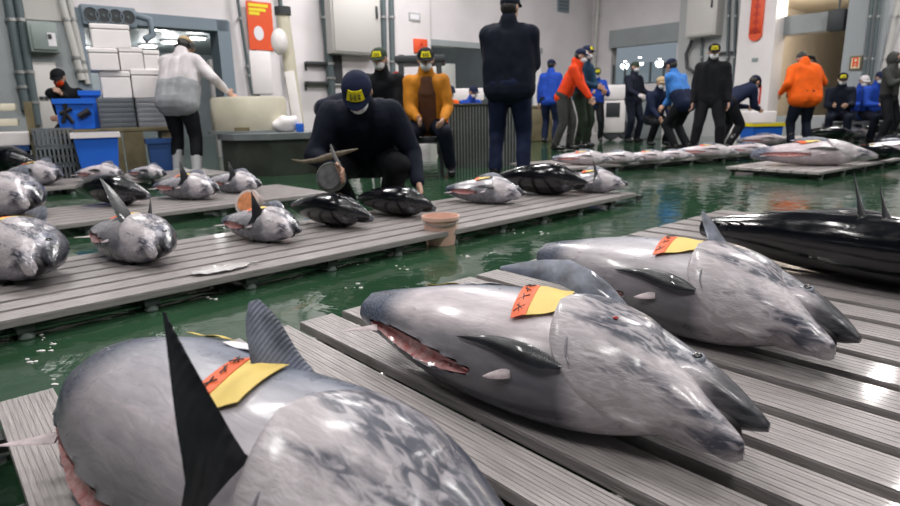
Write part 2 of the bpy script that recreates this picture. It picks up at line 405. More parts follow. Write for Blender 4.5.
    MB().blade(p, [w*L for w in [.012,.012,.010,.007,.0015]], (0,-.5*sd,1), .003*L).build('pelvic_fin', fin_dark if dark else fin_pale, t)
    if hi:
        for k in range(4):
            b0 = W(.03+.045*k, 4, -.002); pp = [b0+Vector((-.009*L*q, .007*sd*L*q, .001)) for q in range(4)]
            MB().blade(pp, [w*L for w in [.009,.007,.004,.001]], (0,0,1), .002*L, n=6).build('finlet', fin_dark, t)
    if bloodspot:
        c = W(.72,88,.021); MB().ell(c, (.006*L,.0045*L,.002*L), n=12).build('blood_spot', blood, t)
    return t
yellow = mat('yellow_tag_paper', (.80,.60,.17), .6, noise_s=12, amt=.06)
orange = mat('orange_tag_band', (.80,.12,.02), .5)
ink = mat('black_ink', (.01,.01,.012), .5)
white_paper = mat('white_paper', (.80,.78,.82), .5)
def make_tag(T, root_obj, x, phi, w, h, rot, label, group, plain=None, hi=True, off=.012, bandc=None):
    """paper slip draped on the flank; band along one edge, ink strokes on it"""
    L = T.L; r = .14
    def pt(s_, t_, o):
        a = s_*math.cos(rot)-t_*math.sin(rot); b = s_*math.sin(rot)+t_*math.cos(rot)
        return T.P(x+a/L, R(phi)-b/(r*L), off/L*1.0+o/L, False)
    def sheet(s0, s1, t0, t1, o, n=8, th=.0012):
        vs = []; fs = []
        for ly in (0, 1):
            for i in range(n+1):
                for j in range(n+1):
                    a = s0+(s1-s0)*i/n; b = t0+(t1-t0)*j/n
                    vs.append(pt(a, b, o+ly*th+.0018*math.sin(a*90+b*40)))
        q = (n+1)**2
        for ly in (0, 1):
            for i in range(n):
                for j in range(n): k = ly*q+i*(n+1)+j; fs.append((k, k+1, k+n+2, k+n+1))
        for i in range(n):
            for k0, k1 in ((i*(n+1), (i+1)*(n+1)), (i*(n+1)+n, (i+1)*(n+1)+n), (i, i+1), (n*(n+1)+i, n*(n+1)+i+1)): fs.append((k0, k1, k1+q, k0+q))
        return MB().add(vs, fs)
    t = thing('paper_slip' if plain else 'auction_tag', label, 'paper slip' if plain else 'tag', group=group)
    if plain: sheet(-w/2, w/2, -h/2, h/2, 0).build('paper', plain, t)
    else:
        sheet(-w/2+w*.26, w/2, -h/2, h/2, 0).build('paper', yellow, t)
        sheet(-w/2, -w/2+w*.30, -h/2, h/2, .0016).build('printed_band', orange, t)
        if hi:
            mb = MB(); bw = w*.28; rr = random.Random(3)
            for g in range(4):
                tt = -h*.38+g*h*.24
                for a, b in (((.15,.0),(.8,.10)),((.5,-.02),(.35,.16)),((.25,.12),(.7,.02))):
                    if rr.random() < .15: continue
                    ps = [pt(-w/2+bw*(a[0]+(b[0]-a[0])*q/4), tt+h*(a[1]+(b[1]-a[1])*q/4)+.001*math.sin(q), .0040) for q in range(5)]
                    mb.tube(ps, .0011, 6)
            mb.build('writing', ink, t)
    t.location = root_obj.location; t.rotation_euler = root_obj.rotation_euler; t.scale = root_obj.scale
    return t
def place(t, tail, head, roll=0, scale=1, top=None, sink=.004, pitch=0):
    """lay a tuna on the boards (or floor) from tail to head, its lowest point touching"""
    top = ZP if top is None else top
    d = head-tail; h = math.atan2(d.y, d.x)
    t.rotation_euler = (R(roll), R(pitch), h); t.scale = (scale,)*3; t.location = (tail.x, tail.y, 0)
    M = t.rotation_euler.to_matrix()*scale
    b = [c for c in t.children if c.name.startswith('body')][0]
    lo = min((M @ v.co).z for v in b.data.vertices)
    t.location.z = top-lo-sink*scale
ZP = .08
# --- the four big tunas of the foreground pallet
T2 = Tuna(L=.95, fat=.94, phi=164); a = Vector((-.205,1.50,0)); h = Vector((.53,.88,0))
f2 = make_tuna(T2, silver, label='large silver tuna in the foreground centre with a red belly slit and orange-banded tag', pec='back', dorsal='flat', bloodspot=True)
place(f2, a, h, roll=17)
make_tag(T2, f2, .54, 74, .105, .125, .42, 'yellow tag with orange band on the centre foreground tuna', None, off=.006)
make_tag(T2, f2, .33, 46, .09, .05, .1, 'white paper slip on the back of the centre foreground tuna', None, plain=white_paper, off=.004)
make_tag(T2, f2, .20, 40, .09, .035, .1, 'narrow yellow paper slip near the tail of the centre foreground tuna', None, plain=yellow, off=.004)
T3 = Tuna(L=.98, fat=.94, phi=164)
f3 = make_tuna(T3, pale, label='large grey tuna behind the centre one, head ending beside the bare slats at right', pec='back', dorsal='up3')
place(f3, Vector((.335,2.03,0)), Vector((.91,1.23,0)), roll=17)
make_tag(T3, f3, .52, 74, .105, .125, .42, 'yellow tag with orange band on the second large tuna behind', None, off=.006)
T1 = Tuna(L=.99, tailw=1.65, fat=1.0, slit=(.02,.46), phi=164)
f1 = make_tuna(T1, pale, label='nearest grey tuna at bottom left, cut off by the frame, dark fin standing up', pec='up', dorsal='up')
place(f1, Vector((-.645,1.04,0)), Vector((.14,.42,0)), roll=17)
make_tag(T1, f1, .45, 78, .085, .10, .42, 'yellow tag with orange band behind the upright fin of the nearest tuna', None, off=.006)
make_tag(T1, f1, .34, 44, .07, .05, .1, 'white paper slip on the back of the nearest tuna', None, plain=white_paper, off=.004)
make_tag(T1, f1, .22, 40, .09, .035, .1, 'narrow yellow paper slip near the tail of the nearest tuna', None, plain=yellow, off=.004)
T4 = Tuna(L=1.12, side=-1, fat=.80)
f4 = make_tuna(T4, black, label='glossy black tuna at the right edge behind the large grey one', pec=None, dorsal='spike')
place(f4, Vector((1.04,2.40,0)), Vector((1.74,1.56,0)), roll=-30)
# ================================================================== PALLETS (slatted duckboards)
board = mat('wet_grey_board', (.48,.44,.435), .36, noise_s=9, col2=(.30,.275,.27), stretch=(1,14,14), bump=.35, bump_s=30, coat=.35)
board_l = mat('wet_grey_board_long', (.40,.375,.38), .42, noise_s=9, col2=(.27,.25,.25), stretch=(1,14,14), bump=.35, bump_s=30, coat=.35)
beam_m = mat('dark_support_beam', (.055,.065,.06), .4, noise_s=10, amt=.3)
bolt_m = mat('steel_bolt', (.5,.5,.48), .3, metal=.8)
foot_m = mat('grey_green_foot', (.16,.2,.18), .4)
def pallet(label, origin, ang, nslat, length, pitch, gap, along, beams, group=None, grooves=True, bolts=False):
    """slats run along local x; they are stacked along local y. origin = corner on the floor"""
    t = thing('slatted_pallet', label, 'pallet', (origin[0], origin[1], 0), R(ang), group)
    for k in range(nslat):
        y0 = k*pitch; mb = MB(); w = pitch-gap
        mb.box(0, length, y0, y0+w, .052, ZP-.002, bev=.003)
        if grooves:
            n = 11
            for q in range(n):
                c = y0+w*(q+.5)/n; mb.box(.006, length-.006, c-w/n*.43, c+w/n*.43, ZP-.0018, ZP-.0004*(q%2))
        mb.build('slat', board, t, smooth=False)
    W = nslat*pitch-gap
    for b in beams:
        mb = MB(); mb.box(b-.025, b+.025, .01, W-.01, .024, .0525); mb.build('cross_beam', beam_m, t, smooth=False)
        for y in (.03, W*.5, W-.03): MB().lathe([(.022,0),(.024,.004),(.018,.026)], 12, Matrix.Translation((b, y, 0))).build('foot', foot_m, t)
        if bolts:
            for k in range(2, 7):
                y = (k+1)*pitch-gap/2; MB().lathe([(.009,.0525),(.009,.062),(.005,.066)], 8, Matrix.Translation((b, y, 0))).build('bolt', bolt_m, t)
    return t
# near pallet: slats along e2 (AB-90); stacked along e1
O1 = Vector((-1.0,1.22,0)); e1 = Vector((math.cos(R(AB)), math.sin(R(AB)), 0)); e2 = Vector((e1.y, -e1.x, 0))
# local x = e2 -> angle AB-90 ; local y = e1
o = O1-e1*.158
pallet('large grey slatted pallet in the foreground carrying the four biggest tunas', o, AB-90, 25, 2.1, .1475, .038, 0, [.12,.45,.78,1.11,1.44,1.77,2.05], bolts=True)
# middle pallet: slats along e1
n2 = Vector((-e1.y, e1.x, 0))
F2 = Vector((-1.39,1.76,0)); FE = Vector((1.36,4.33,0)); d2 = (FE-F2).normalized(); a2 = math.degrees(math.atan2(d2.y, d2.x))
o = F2-d2*.9
pallet('long narrow slatted pallet across the middle, its end pointing at the far row of tunas', o, a2, 7, (FE-o).length, .128, .026, 0, [.2+.38*k for k in range(13)])
nn = Vector((-d2.y, d2.x, 0))
o3 = Vector((-2.51,3.3,0))-d2*.6
pallet('slatted pallet on the left behind the middle one, ending by the grey tank', o3, a2, 7, 2.75, .128, .026, 0, [.2+.42*k for k in range(6)])
o4 = G(0,192,.08); o4.z = 0; o4 = o4-d2*.9
pallet('slatted pallet at far left under the third row of tunas', o4, a2, 7, 3.0, .128, .026, 0, [.2+.42*k for k in range(7)])
# right: far row pallet and right pallet
A = Vector((1.45,6.45,0)); B = Vector((4.2,7.95,0)); aa = math.degrees(math.atan2(B.y-A.y, B.x-A.x))
pallet('low slatted pallet under the far row of pinkish tunas', A-(B-A).normalized()*.3, aa, 6, (B-A).length+1.2, .16, .02, 0, [.2+.6*k for k in range(7)], grooves=False)
A = Vector((3.37,5.45,0)); aa = 37
pallet('dark edged slatted pallet at the right with the big far tunas', A, aa, 7, 3.6, .13, .02, 0, [.1+.5*k for k in range(7)], grooves=False)
# ================================================================== SETTING
def floor_mat():
    m = bpy.data.materials.new('wet_green_floor'); m.use_nodes = True; nt = m.node_tree; N = nt.nodes; L = nt.links; b = N['Principled BSDF']
    tc = N.new('ShaderNodeTexCoord').outputs['Object']
    n = N.new('ShaderNodeTexNoise'); n.inputs['Scale'].default_value = 1.3; n.inputs['Detail'].default_value = 6; L.new(tc, n.inputs['Vector'])
    r = N.new('ShaderNodeValToRGB'); e = r.color_ramp.elements; e[0].position = .3; e[0].color = (.016,.046,.023,1); e[1].position = .75; e[1].color = (.030,.078,.040,1)
    L.new(n.outputs['Fac'], r.inputs[0]); L.new(r.outputs[0], b.inputs['Base Color'])
    b.inputs['Roughness'].default_value = .07; b.inputs['Coat Weight'].default_value = .0
    n2 = N.new('ShaderNodeTexNoise'); n2.inputs['Scale'].default_value = 5; n2.inputs['Detail'].default_value = 3; n2.inputs['Distortion'].default_value = .8; L.new(tc, n2.inputs['Vector'])
    bp = N.new('ShaderNodeBump'); bp.inputs['Strength'].default_value = .30; bp.inputs['Distance'].default_value = .02
    L.new(n2.outputs['Fac'], bp.inputs['Height']); L.new(bp.outputs[0], b.inputs['Normal']); return m
fl = MB(); fl.box(-14, 22, -5, 30, -.2, 0); struct(fl.build('floor', floor_mat(), None, smooth=False))
wallw = mat('white_wall_panel', (.84,.80,.81), .45, noise_s=1.5, amt=.05)
wallg = mat('grey_wall_panel', (.33,.36,.37), .5, noise_s=2, amt=.06)
wallb = mat('blue_grey_beam', (.20,.25,.30), .5)
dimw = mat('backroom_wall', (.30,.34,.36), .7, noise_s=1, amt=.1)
dkg = mat('dark_grey', (.035,.04,.045), .5)
pipe_g = mat('grey_green_pipe', (.10,.13,.14), .45)
pipe_w = mat('pale_pipe', (.55,.54,.52), .45)
C0 = Vector((3.95,17,0)); WL = frame(C0, AB); WR = frame(C0, AB-90)
def hit(Fm, px, py, off=0):
    """the point of plane local y=off seen at a place in the view, in the wall's own axes"""
    Mi = Fm.inverted(); o = Mi @ Vector((0,0,CH)); d = (Mi.to_3x3() @ ray(px, py)); t = (off-o.y)/d.y
    return o.x+d.x*t, o.z+d.z*t
def wx(Fm, px, off=0, py=80): return hit(Fm, px, py, off)[0]
def wz(Fm, px, py, off=0): return hit(Fm, px, py, off)[1]
HT = 6.5
def wpanel(name, Fm, x0, x1, z0, z1, mt, y0=0, y1=.25, st=True):
    mb = MB(); mb.box(min(x0,x1), max(x0,x1), y0, y1, z0, z1, Fm); o = mb.build(name, mt, None, smooth=False)
    if st: struct(o)
    return o
xa, xb = wx(WL, 78, 0, 60), wx(WL, 229, 0, 60); xc, xd = wx(WL, 428, 0, 70), wx(WL, 541, 0, 70)
zA = (wz(WL, 78, 6)+wz(WL, 227, 22))/2-.02; zB = wz(WL, 428, 40)
# left wall as one mesh with two openings
mb = MB()
mb.box(-16, xa, 0, .25, 0, HT, WL); mb.box(xa, xb, 0, .25, zA, HT, WL); mb.box(xb, xc, 0, .25, 0, HT, WL); mb.box(xc, xd, 0, .25, zB, HT, WL); mb.box(xd, .25, 0, .25, 0, HT, WL)
wm = mat('hall_wall', (.76,.72,.74), .42, noise_s=1.2, amt=.05)
struct(mb.build('wall_left', wm, None, smooth=False))
mb = MB(); mb.box(xa-.02, xb+.02, -.05, .3, zA-.16, zA+.02, WL); mb.box(xa-.05, xa+.12, -.05, .3, 0, zA, WL); mb.box(xb-.16, xb+.05, -.05, .3, 0, zA, WL); struct(mb.build('trim_1', wallb, None, smooth=False))
mb = MB(); mb.box(xc-.02, xd+.02, -.03, .3, zB-.10, zB+.02, WL); struct(mb.build('trim_2', wallg, None, smooth=False))
# right wall
ra, rb = wx(WR, 611, 0, 60), wx(WR, 676, 0, 60); rc, rd = wx(WR, 774, 0, 60), wx(WR, 843, 0, 60)
z1, z2 = (wz(WR, 611, 47)+wz(WR, 675, 42))/2, (wz(WR, 611, 84)+wz(WR, 676, 84))/2
z3, z4 = (wz(WR, 775, 36)+wz(WR, 840, 30))/2, (wz(WR, 775, 17)+wz(WR, 840, 12))/2
mb = MB(); mb.box(-.25, ra, 0, .25, 0, HT, WR); mb.box(ra, rb, 0, .25, 0, z2, WR); mb.box(ra, rb, 0, .25, z1, HT, WR); mb.box(rb, rc, 0, .25, 0, HT, WR)
mb.box(rc, rd, 0, .25, z3, z4, WR); mb.box(rc, rd, 0, .25, z4+1.2, HT, WR); mb.box(rd, 16, 0, .25, 0, HT, WR)
struct(mb.build('wall_right', wm, None, smooth=False))
zb0 = (wz(WR, 611, 32)+wz(WR, 675, 24))/2
mb = MB(); mb.box(ra, rb+.3, -.12, .02, z1-.02, zb0+.02, WR); mb.box(ra, rb, .1, .14, z2, z1, WR) if False else None; struct(mb.build('trim_3', wallg, None, smooth=False))
mb = MB(); mb.box(rc-.1, rd+.1, -.1, .02, z3, z4, WR); struct(mb.build('trim_4', wallg, None, smooth=False))
# back rooms behind the openings
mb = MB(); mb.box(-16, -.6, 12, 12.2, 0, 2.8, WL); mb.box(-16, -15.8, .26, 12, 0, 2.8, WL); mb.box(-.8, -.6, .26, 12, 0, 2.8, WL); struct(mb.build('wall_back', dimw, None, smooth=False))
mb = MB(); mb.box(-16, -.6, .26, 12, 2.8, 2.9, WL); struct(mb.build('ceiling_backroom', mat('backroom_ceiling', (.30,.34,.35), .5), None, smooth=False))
wr_in = mat('warm_white_wall', (.78,.70,.60), .6, noise_s=1, amt=.04)
mb = MB(); mb.box(.6, 14, 11, 11.2, 0, 3.1, WR); mb.box((rb+rc)/2-.1, (rb+rc)/2+.1, .26, 11, 0, 3.1, WR); mb.box(.6, 14, 2.4, 2.6, 3.2, HT, WR); struct(mb.build('wall_far', wr_in, None, smooth=False))
mb = MB(); mb.box(rc+.9, rd+4, 2.6, 2.8, 0, 3.1, WR); struct(mb.build('wall_inner_right', wr_in, None, smooth=False))
mb = MB(); mb.box(.6, 14, .26, 11, 3.1, 3.2, WR); struct(mb.build('ceiling_far', wr_in, None, smooth=False))
mb = MB(); mb.box(-14, 22, -5, 30, HT, HT+.2); struct(mb.build('ceiling', mat('dark_ceiling', (.05,.052,.055), .7), None, smooth=False))
mb = MB(); mb.box(-14.2,-14,-5,30,0,HT); struct(mb.build('wall_side', wallg, None, smooth=False))
mb = MB(); mb.box(22,22.2,-5,30,0,HT); struct(mb.build('wall_east', wallg, None, smooth=False))
mb = MB(); mb.box(-14,22,-5.2,-5,0,HT); struct(mb.build('wall_rear', wallg, None, smooth=False))
# ================================================================== TUNAS FARTHER OFF
silver_l = fish_mat('far_silver_skin', [(.0,(.16,.16,.18)),(.18,(.30,.29,.32)),(.30,(.42,.40,.43)),(.52,(.34,.34,.38)),(.74,(.16,.18,.24)),(.86,(.02,.028,.045))],
                  (.40,.39,.44), (.10,.11,.16), (.035,.045,.07), .24)
pink_l = fish_mat('far_pink_skin', [(.0,(.42,.36,.38)),(.18,(.62,.53,.56)),(.40,(.74,.64,.68)),(.62,(.66,.60,.64)),(.80,(.16,.18,.24)),(.92,(.02,.028,.045))],
                  (.60,.53,.57), (.22,.22,.26), (.10,.11,.15), .26)
TS = Tuna(L=1, phi=158); TK = Tuna(L=1, side=-1)
protos = {}
def get(kind):
    if kind not in protos:
        if kind == 'S': o = make_tuna(TS, silver_l, hi=False, pec='back', dorsal='flat')
        elif kind == 'SU': o = make_tuna(TS, silver_l, hi=False, pec='up', dorsal='flat')
        elif kind == 'SD': o = make_tuna(TS, silver_l, hi=False, pec='side', dorsal='sickle')
        elif kind == 'P': o = make_tuna(TS, pink_l, hi=False, pec='back', dorsal='flat')
        elif kind == 'K': o = make_tuna(TK, black, hi=False, pec=None, dorsal=None)
        elif kind == 'KU': o = make_tuna(TK, black, hi=False, pec=None, dorsal='sickle')
        protos[kind] = o; return o
    c = copy_tree(protos[kind])
    if 'group' in c: del c['group']
    return c
def tuna(kind, x0, x1, yb, hd, label, group, tg=None, roll=None, top=ZP, fat=1.0):
    """seen between x0 and x1 in the view, its near side touching the boards at yb, heading hd degrees"""
    fk = .72 if group in (g3, g4) else 1.0
    c = G((x0+x1)/2, yb, top); dist = Vector((c.x, c.y, CH-c.z)).length
    Wm = (x1-x0)/F*dist; th = R(hd)-math.atan2(c.y, c.x); L = Wm*(1.12 if fk > .9 else 1.0)/(abs(math.sin(th))+.28*abs(math.cos(th)))
    o = get(kind); o['label'] = label; o['group'] = group
    dark = kind[0] == 'K'; fat *= (1.25 if dark else 1.15)*fk; d = Vector((math.cos(R(hd)), math.sin(R(hd)), 0))
    c = c+Vector((c.x, c.y, 0)).normalized()*(.13*L*fat*abs(math.sin(th))+.34*L*abs(math.cos(th)))
    place(o, c-d*L*.5, c+d*L*.5, roll=(14 if not dark else -38) if roll is None else roll, scale=L, top=top)
    if fat != 1: o.scale = (L, L*fat, L*fat); o.location.z = top+(o.location.z-top)*fat
    if tg:
        make_tag(TS if not dark else TK, o, .45, 66, .17, .14, .25, tg, 'tags on the farther tunas', hi=False, off=.012)
    return o
g1, g2, g3, g4 = 'tunas on the middle pallet', 'tunas on the left pallets', 'tunas in the far centre row', 'tunas on the right pallet'

tuna('S', -28, 67, 290, -32, 'grey tuna at the left edge of the middle pallet, mouth open toward us', g1, 'orange-banded tag on the leftmost tuna of the middle pallet')
tuna('SD', 94, 182, 270, -36, 'stubby grey tuna second from left on the middle pallet', g1, 'orange-banded tag on the second tuna of the middle pallet')
tuna('SU', 222, 308, 247, -30, 'silver tuna on the middle pallet with a forked black fin standing up', g1, 'orange-banded tag on the tuna with the forked black fin')
tuna('K', 290, 372, 233, -32, 'black tuna lying in front of the kneeling man', g1)
tuna('K', 357, 435, 221, -30, 'black tuna at the hand of the kneeling man, behind the pink bucket', g1)
tuna('S', 446, 526, 206, -25, 'silver tuna right of the pink bucket with a tag on its side', g1, 'orange-banded tag on the silver tuna right of the bucket')
tuna('K', 500, 584, 198, -25, 'black tuna at the boots of the tall man', g1)
tuna('SU', 558, 624, 194, -25, 'last silver tuna at the right end of the middle pallet, black fin raised', g1, 'orange-banded tag on the last tuna of the middle pallet')
tuna('S', -32, 45, 221, -24, 'dark backed tuna at the left edge of the second pallet', g2, 'yellow-orange tag on the tuna at the left edge of the second pallet')
tuna('K', 84, 143, 209, -22, 'short glossy black tuna on the left behind the stubby grey one', g2)
tuna('SU', 158, 222, 202, -20, 'silver tuna in front of the man in the white jacket', g2, 'orange tag on the tuna in front of the man in white')
tuna('SU', 208, 264, 195, -20, 'silver tuna with tall fin next to the grey tank', g2)
tuna('S', 14, 62, 187, -18, 'grey tuna with yellow tag in the third row at left', g2, 'yellow tag on the grey tuna of the third row')
tuna('P', 82, 124, 184, -18, 'pinkish tuna lying below the small blue tub', g2)
tuna('S', 132, 167, 181, -18, 'small pale tuna left of the white boots', g2)
tuna('K', -22, 33, 180, -15, 'black tuna at far left in the back row', g2)
tuna('K', 36, 80, 174, -15, 'black tuna before the grey crate at far left', g2)
tuna('S', 92, 121, 171, -15, 'silver blue tuna right under the small blue tub', g2)
for k, (x0, x1, yb, kind, tgx) in enumerate([(552,614,165.5,'P',1),(590,643,164,'P',0),(624,672,162.5,'P',1),(652,692,160,'P',0),(680,735,158,'P',1),(722,772,156,'P',0),(741,787,146,'P',0)]):
    ls = ['pinkish tuna nearest the tall man in the far row','second pinkish tuna in the far row','third pinkish tuna in the far row, dark fin on its side','pinkish tuna left of the legs of the man in black','pinkish tuna between the legs of the man in black','long pinkish tuna right of the man in black','pinkish tuna nearest the blue box in the far row']
    tuna(kind, x0, x1, yb, -20, ls[k], g3, ['yellow tag on the first far row tuna','','yellow tag on the third far row tuna','','yellow tag on the far row tuna between the legs','',''][k] or None, top=ZP if yb > 150 else .02)
for x0, x1, yb, kind, l, tg_ in [(760,862,167,'P','long pink silver tuna in front on the right pallet','yellow tag on the front tuna of the right pallet'),
    (808,862,159,'P','pale tuna behind the front one on the right pallet',None),(842,896,162,'KU','black tuna with yellow tag near the right edge','yellow tag on the black tuna near the right edge'),
    (866,922,156,'P','pale tuna at the right edge of the right pallet',None),(888,945,150,'K','black tuna cut by the right edge, behind the pale one',None)]:
    tuna(kind, x0, x1, yb, -14, l, g4, tg_)
for x0, x1, yb, kind, l in [(806,850,140,'K','left black tuna in the farthest row at right'),(836,872,138.5,'S','silver tuna in the farthest row at right'),(856,898,137,'K','right black tuna in the farthest row at right'),(884,925,136.5,'K','black tuna of the farthest row cut by the right edge')]:
    tuna(kind, x0, x1, yb, -12, l, g4, None, top=.08)
A = G(796,143,.0); B = G(905,136,.0); dd = B-A
pallet('farthest slatted pallet at right before the seated men', A, math.degrees(math.atan2(dd.y, dd.x)), 6, 2.4, .14, .02, 0, [.2+.5*k for k in range(5)], grooves=False)
# ================================================================== HALL FURNISHINGS
foam = mat('white_foam', (.78,.74,.74), .6, noise_s=3, amt=.04)
cream = mat('cream_plastic', (.62,.58,.46), .45, noise_s=3, amt=.08)
blue = mat('blue_plastic', (.015,.13,.62), .35)
navyp = mat('dark_blue_plastic', (.02,.07,.22), .4)
greyc = mat('grey_basket', (.17,.19,.21), .5)
greyl = mat('light_grey_basket', (.36,.37,.40), .5)
brown = mat('brown_board', (.17,.14,.075), .6, noise_s=4, amt=.2)
tankm = mat('dark_green_grey_steel', (.045,.052,.042), .35, noise_s=4, amt=.2)
tankt = mat('grey_steel_top', (.22,.24,.25), .3, noise_s=5, amt=.1)
pink = mat('pink_plastic', (.90,.58,.47), .35, noise_s=5, amt=.05)
redor = mat('orange_red_sign', (.78,.09,.02), .5)
redm = mat('red_paint', (.55,.03,.02), .5)
cabm = mat('cabinet_enamel', (.62,.60,.58), .4)
cabg = mat('grey_green_cabinet', (.26,.31,.30), .4)
lampi = mat('room_lamp_glow', (1,.97,.92), .5, emit=14)
yel = mat('bright_yellow', (.85,.70,.02), .5)
steel = mat('brushed_steel', (.45,.46,.46), .3, metal=.7)
def rootW(name, Fm, x, y, label, cat, group=None, z=0):
    p = Fm @ Vector((x, y, z)); return thing(name, label, cat, p, AB if False else Fm.to_euler().z, group)
def rect(Fm, px0, py0, px1, py1, off):
    pm = (py0+py1)/2; x0, x1 = wx(Fm, px0, off, pm), wx(Fm, px1, off, pm); xm = (px0+px1)/2
    return x0, x1, wz(Fm, xm, py1, off), wz(Fm, xm, py0, off)
# -- pipes on the left wall
def pipe(Fm, pxt, pyt, pxb, pyb, rad, label, m_, off=-.08, floor=False, top=HT, group=None):
    x0, z0 = hit(Fm, pxt, pyt, off); x1, z1 = hit(Fm, pxb, pyb, off)
    k = (x1-x0)/(z1-z0) if z1 != z0 else 0; zb = .0 if floor else z1
    k *= .55
    xt = x0+(top-z0)*0; t = rootW('wall_pipe', Fm, x1, off, label, 'pipe', group)
    MB().tube([(0,0,zb),(x0-x1,0,z0),(x0-x1,0,top)], rad, 12).build('pipe', m_, t)
    b = MB()
    for z in (zb+.3, z0*.6, z0*.9): b = MB(); b.lathe([(rad*1.25,z-.02),(rad*1.25,z+.02)], 12, Matrix.Translation(((x0-x1)*(z-zb)/(z0-zb), 0, 0))); b.box(-.02+(x0-x1)*(z-zb)/(z0-zb), .02+(x0-x1)*(z-zb)/(z0-zb), 0, -off, z-.015, z+.015); b.build('pipe_clamp', steel, t)
    return t
pipe(WL, 8, 2, 26, 110, .055, 'thick grey pipe left of the grey switch cabinet', pipe_g)
pipe(WL, 18, 2, 38, 125, .05, 'second grey pipe just left of the grey switch cabinet', pipe_g)
pipe(WL, 62, 2, 82, 80, .05, 'grey pipe between the switch cabinet and the big opening', pipe_w)
pipe(WL, 70, 2, 88, 84, .035, 'thin pale pipe beside the big opening', pipe_w)
pipe(WL, 238, 2, 252, 94, .025, 'thin dark pipe left of the orange-red poster', pipe_g)
pipe(WL, 280, 2, 290, 95, .04, 'dark pipe right of the cream post', pipe_g)
pipe(WL, 324, 2, 332, 95, .075, 'thick dark pipe at the left of the big cabinet', pipe_g)
pipe(WL, 383, 2, 386, 120, .055, 'left dark pipe of the pair behind the kneeling man', pipe_g)
pipe(WL, 391, 2, 394, 120, .055, 'right dark pipe of the pair behind the kneeling man', pipe_g)
# -- cabinets on the left wall
def cabinet(Fm, r_, off, depth, label, m_, handle=True, sticker=None, name='switch_cabinet', cat='cabinet'):
    x0, x1, z0, z1 = rect(Fm, *r_, off); t = rootW(name, Fm, x0, 0, label, cat, z=z0)
    W, H = x1-x0, z1-z0
    MB().box(0, W, off, 0, 0, H, bev=.01).build('body', m_, t)
    d = MB().box(.03, W-.03, off-.025, off, .03, H-.03, bev=.008).build('door', m_, t)
    if handle: MB().box(W-.12, W-.08, off-.05, off-.02, H*.45, H*.6, bev=.005).build('handle', dkg, d)
    if sticker: MB().box(W*.62, W*.9, off-.029, off-.024, H*.2, H*.65).build('sticker', white_paper, d)
    return t
cabinet(WL, (29,22,58,52), -.22, 0, 'grey-green switch cabinet on the left wall with a white sticker', cabg, sticker=True)
cabinet(WL, (331,-30,380,54), -.35, 0, 'big pale cabinet hung high on the wall behind the kneeling man', cabm)
mb = MB(); x0, x1, z0, z1 = rect(WL, 20, -40, 60, 20, -.05); t = rootW('wall_plate', WL, x0, 0, 'pale metal plate above the grey-green switch cabinet', 'panel', z=z0)
MB().box(0, x1-x0, -.05, 0, 0, HT-z0-.1, bev=.01).build('plate', cabm, t)
x0, x1, z0, z1 = rect(WL, 26, 62, 60, 122, -.05); t = rootW('wall_plate', WL, x0, 0, 'pale wall panel with small sockets under the switch cabinet', 'panel', z=0)
MB().box(0, x1-x0, -.05, 0, .3, z1, bev=.01).build('plate', cabm, t)
for q in (.35, .5): MB().box((x1-x0)*q, (x1-x0)*q+.05, -.07, -.05, z1*.66, z1*.66+.04).build('socket', dkg, t)
# wall cladding: grey end bay and white panels of the left wall
wpanel('trim_5', WL, wx(WL,-120,-.02), wx(WL,77,-.02,60), 0, HT, wallg, -.03, 0)
for i_, (a, b) in enumerate(((341,430),(256,279))):
    wpanel('trim_%d' % (6+i_), WL, wx(WL,a,0,60), wx(WL,b,0,60), .25, HT, wm, -.04, 0)
x0, x1, z0, z1 = rect(WL, 334, 55, 372, 84, -.01); t = rootW('wall_recess', WL, x0, 0, 'black opening under the big pale cabinet', 'hatch', z=z0)
MB().box(0, x1-x0, -.02, 0, 0, z1-z0).build('hatch_panel', dkg, t)
MB().box(-.03, x1-x0+.03, -.05, -.0, -.05, 0, bev=.005).build('sill', steel, t)
for (py, l) in ((63,'upper short dark bracket on the white panel'),(83,'lower short dark bracket on the white panel')):
    x0, z0 = hit(WL, 307, py, -.1); x1, _ = hit(WL, 328, py, -.1); t = rootW('wall_bracket', WL, x0, 0, l, 'bracket', z=z0)
    MB().box(0, x1-x0, -.14, 0, -.02, .03, bev=.005).build('shelf', dkg, t); MB().box(.0, .03, -.03, 0, -.12, 0).build('upright', dkg, t)
# poster orange-red
x0, x1, z0, z1 = rect(WL, 248, 2, 273, 50, -.06); t = rootW('poster', WL, x0, 0, 'orange-red poster with white disc and yellow lines behind the cream post', 'poster', z=z0)
W, H = x1-x0, z1-z0
MB().box(0, W, -.06, -.045, 0, H).build('board', redor, t)
MB().lathe([(H*.15,0),(H*.15,.004)], 24, Matrix.Translation((W*.4, -.060, H*.35)) @ Matrix.Rotation(R(90),4,'X') @ Matrix.Scale(.75,4,(1,0,0))).build('white_disc', white_paper, t)
for q, l_ in ((.93,.85),(.84,.75),(.76,.5)): MB().box(W*.08, W*l_, -.064, -.06, H*q-.03, H*q+.02).build('text_line', yel, t)
x0, x1, z0, z1 = rect(WL, 251, 51, 272, 94, -.06); t = rootW('notice_board', WL, x0, 0, 'blank white board under the orange-red poster', 'board', z=z0)
MB().box(0, x1-x0, -.06, -.0, 0, z1-z0, bev=.008).build('board', wallw, t)
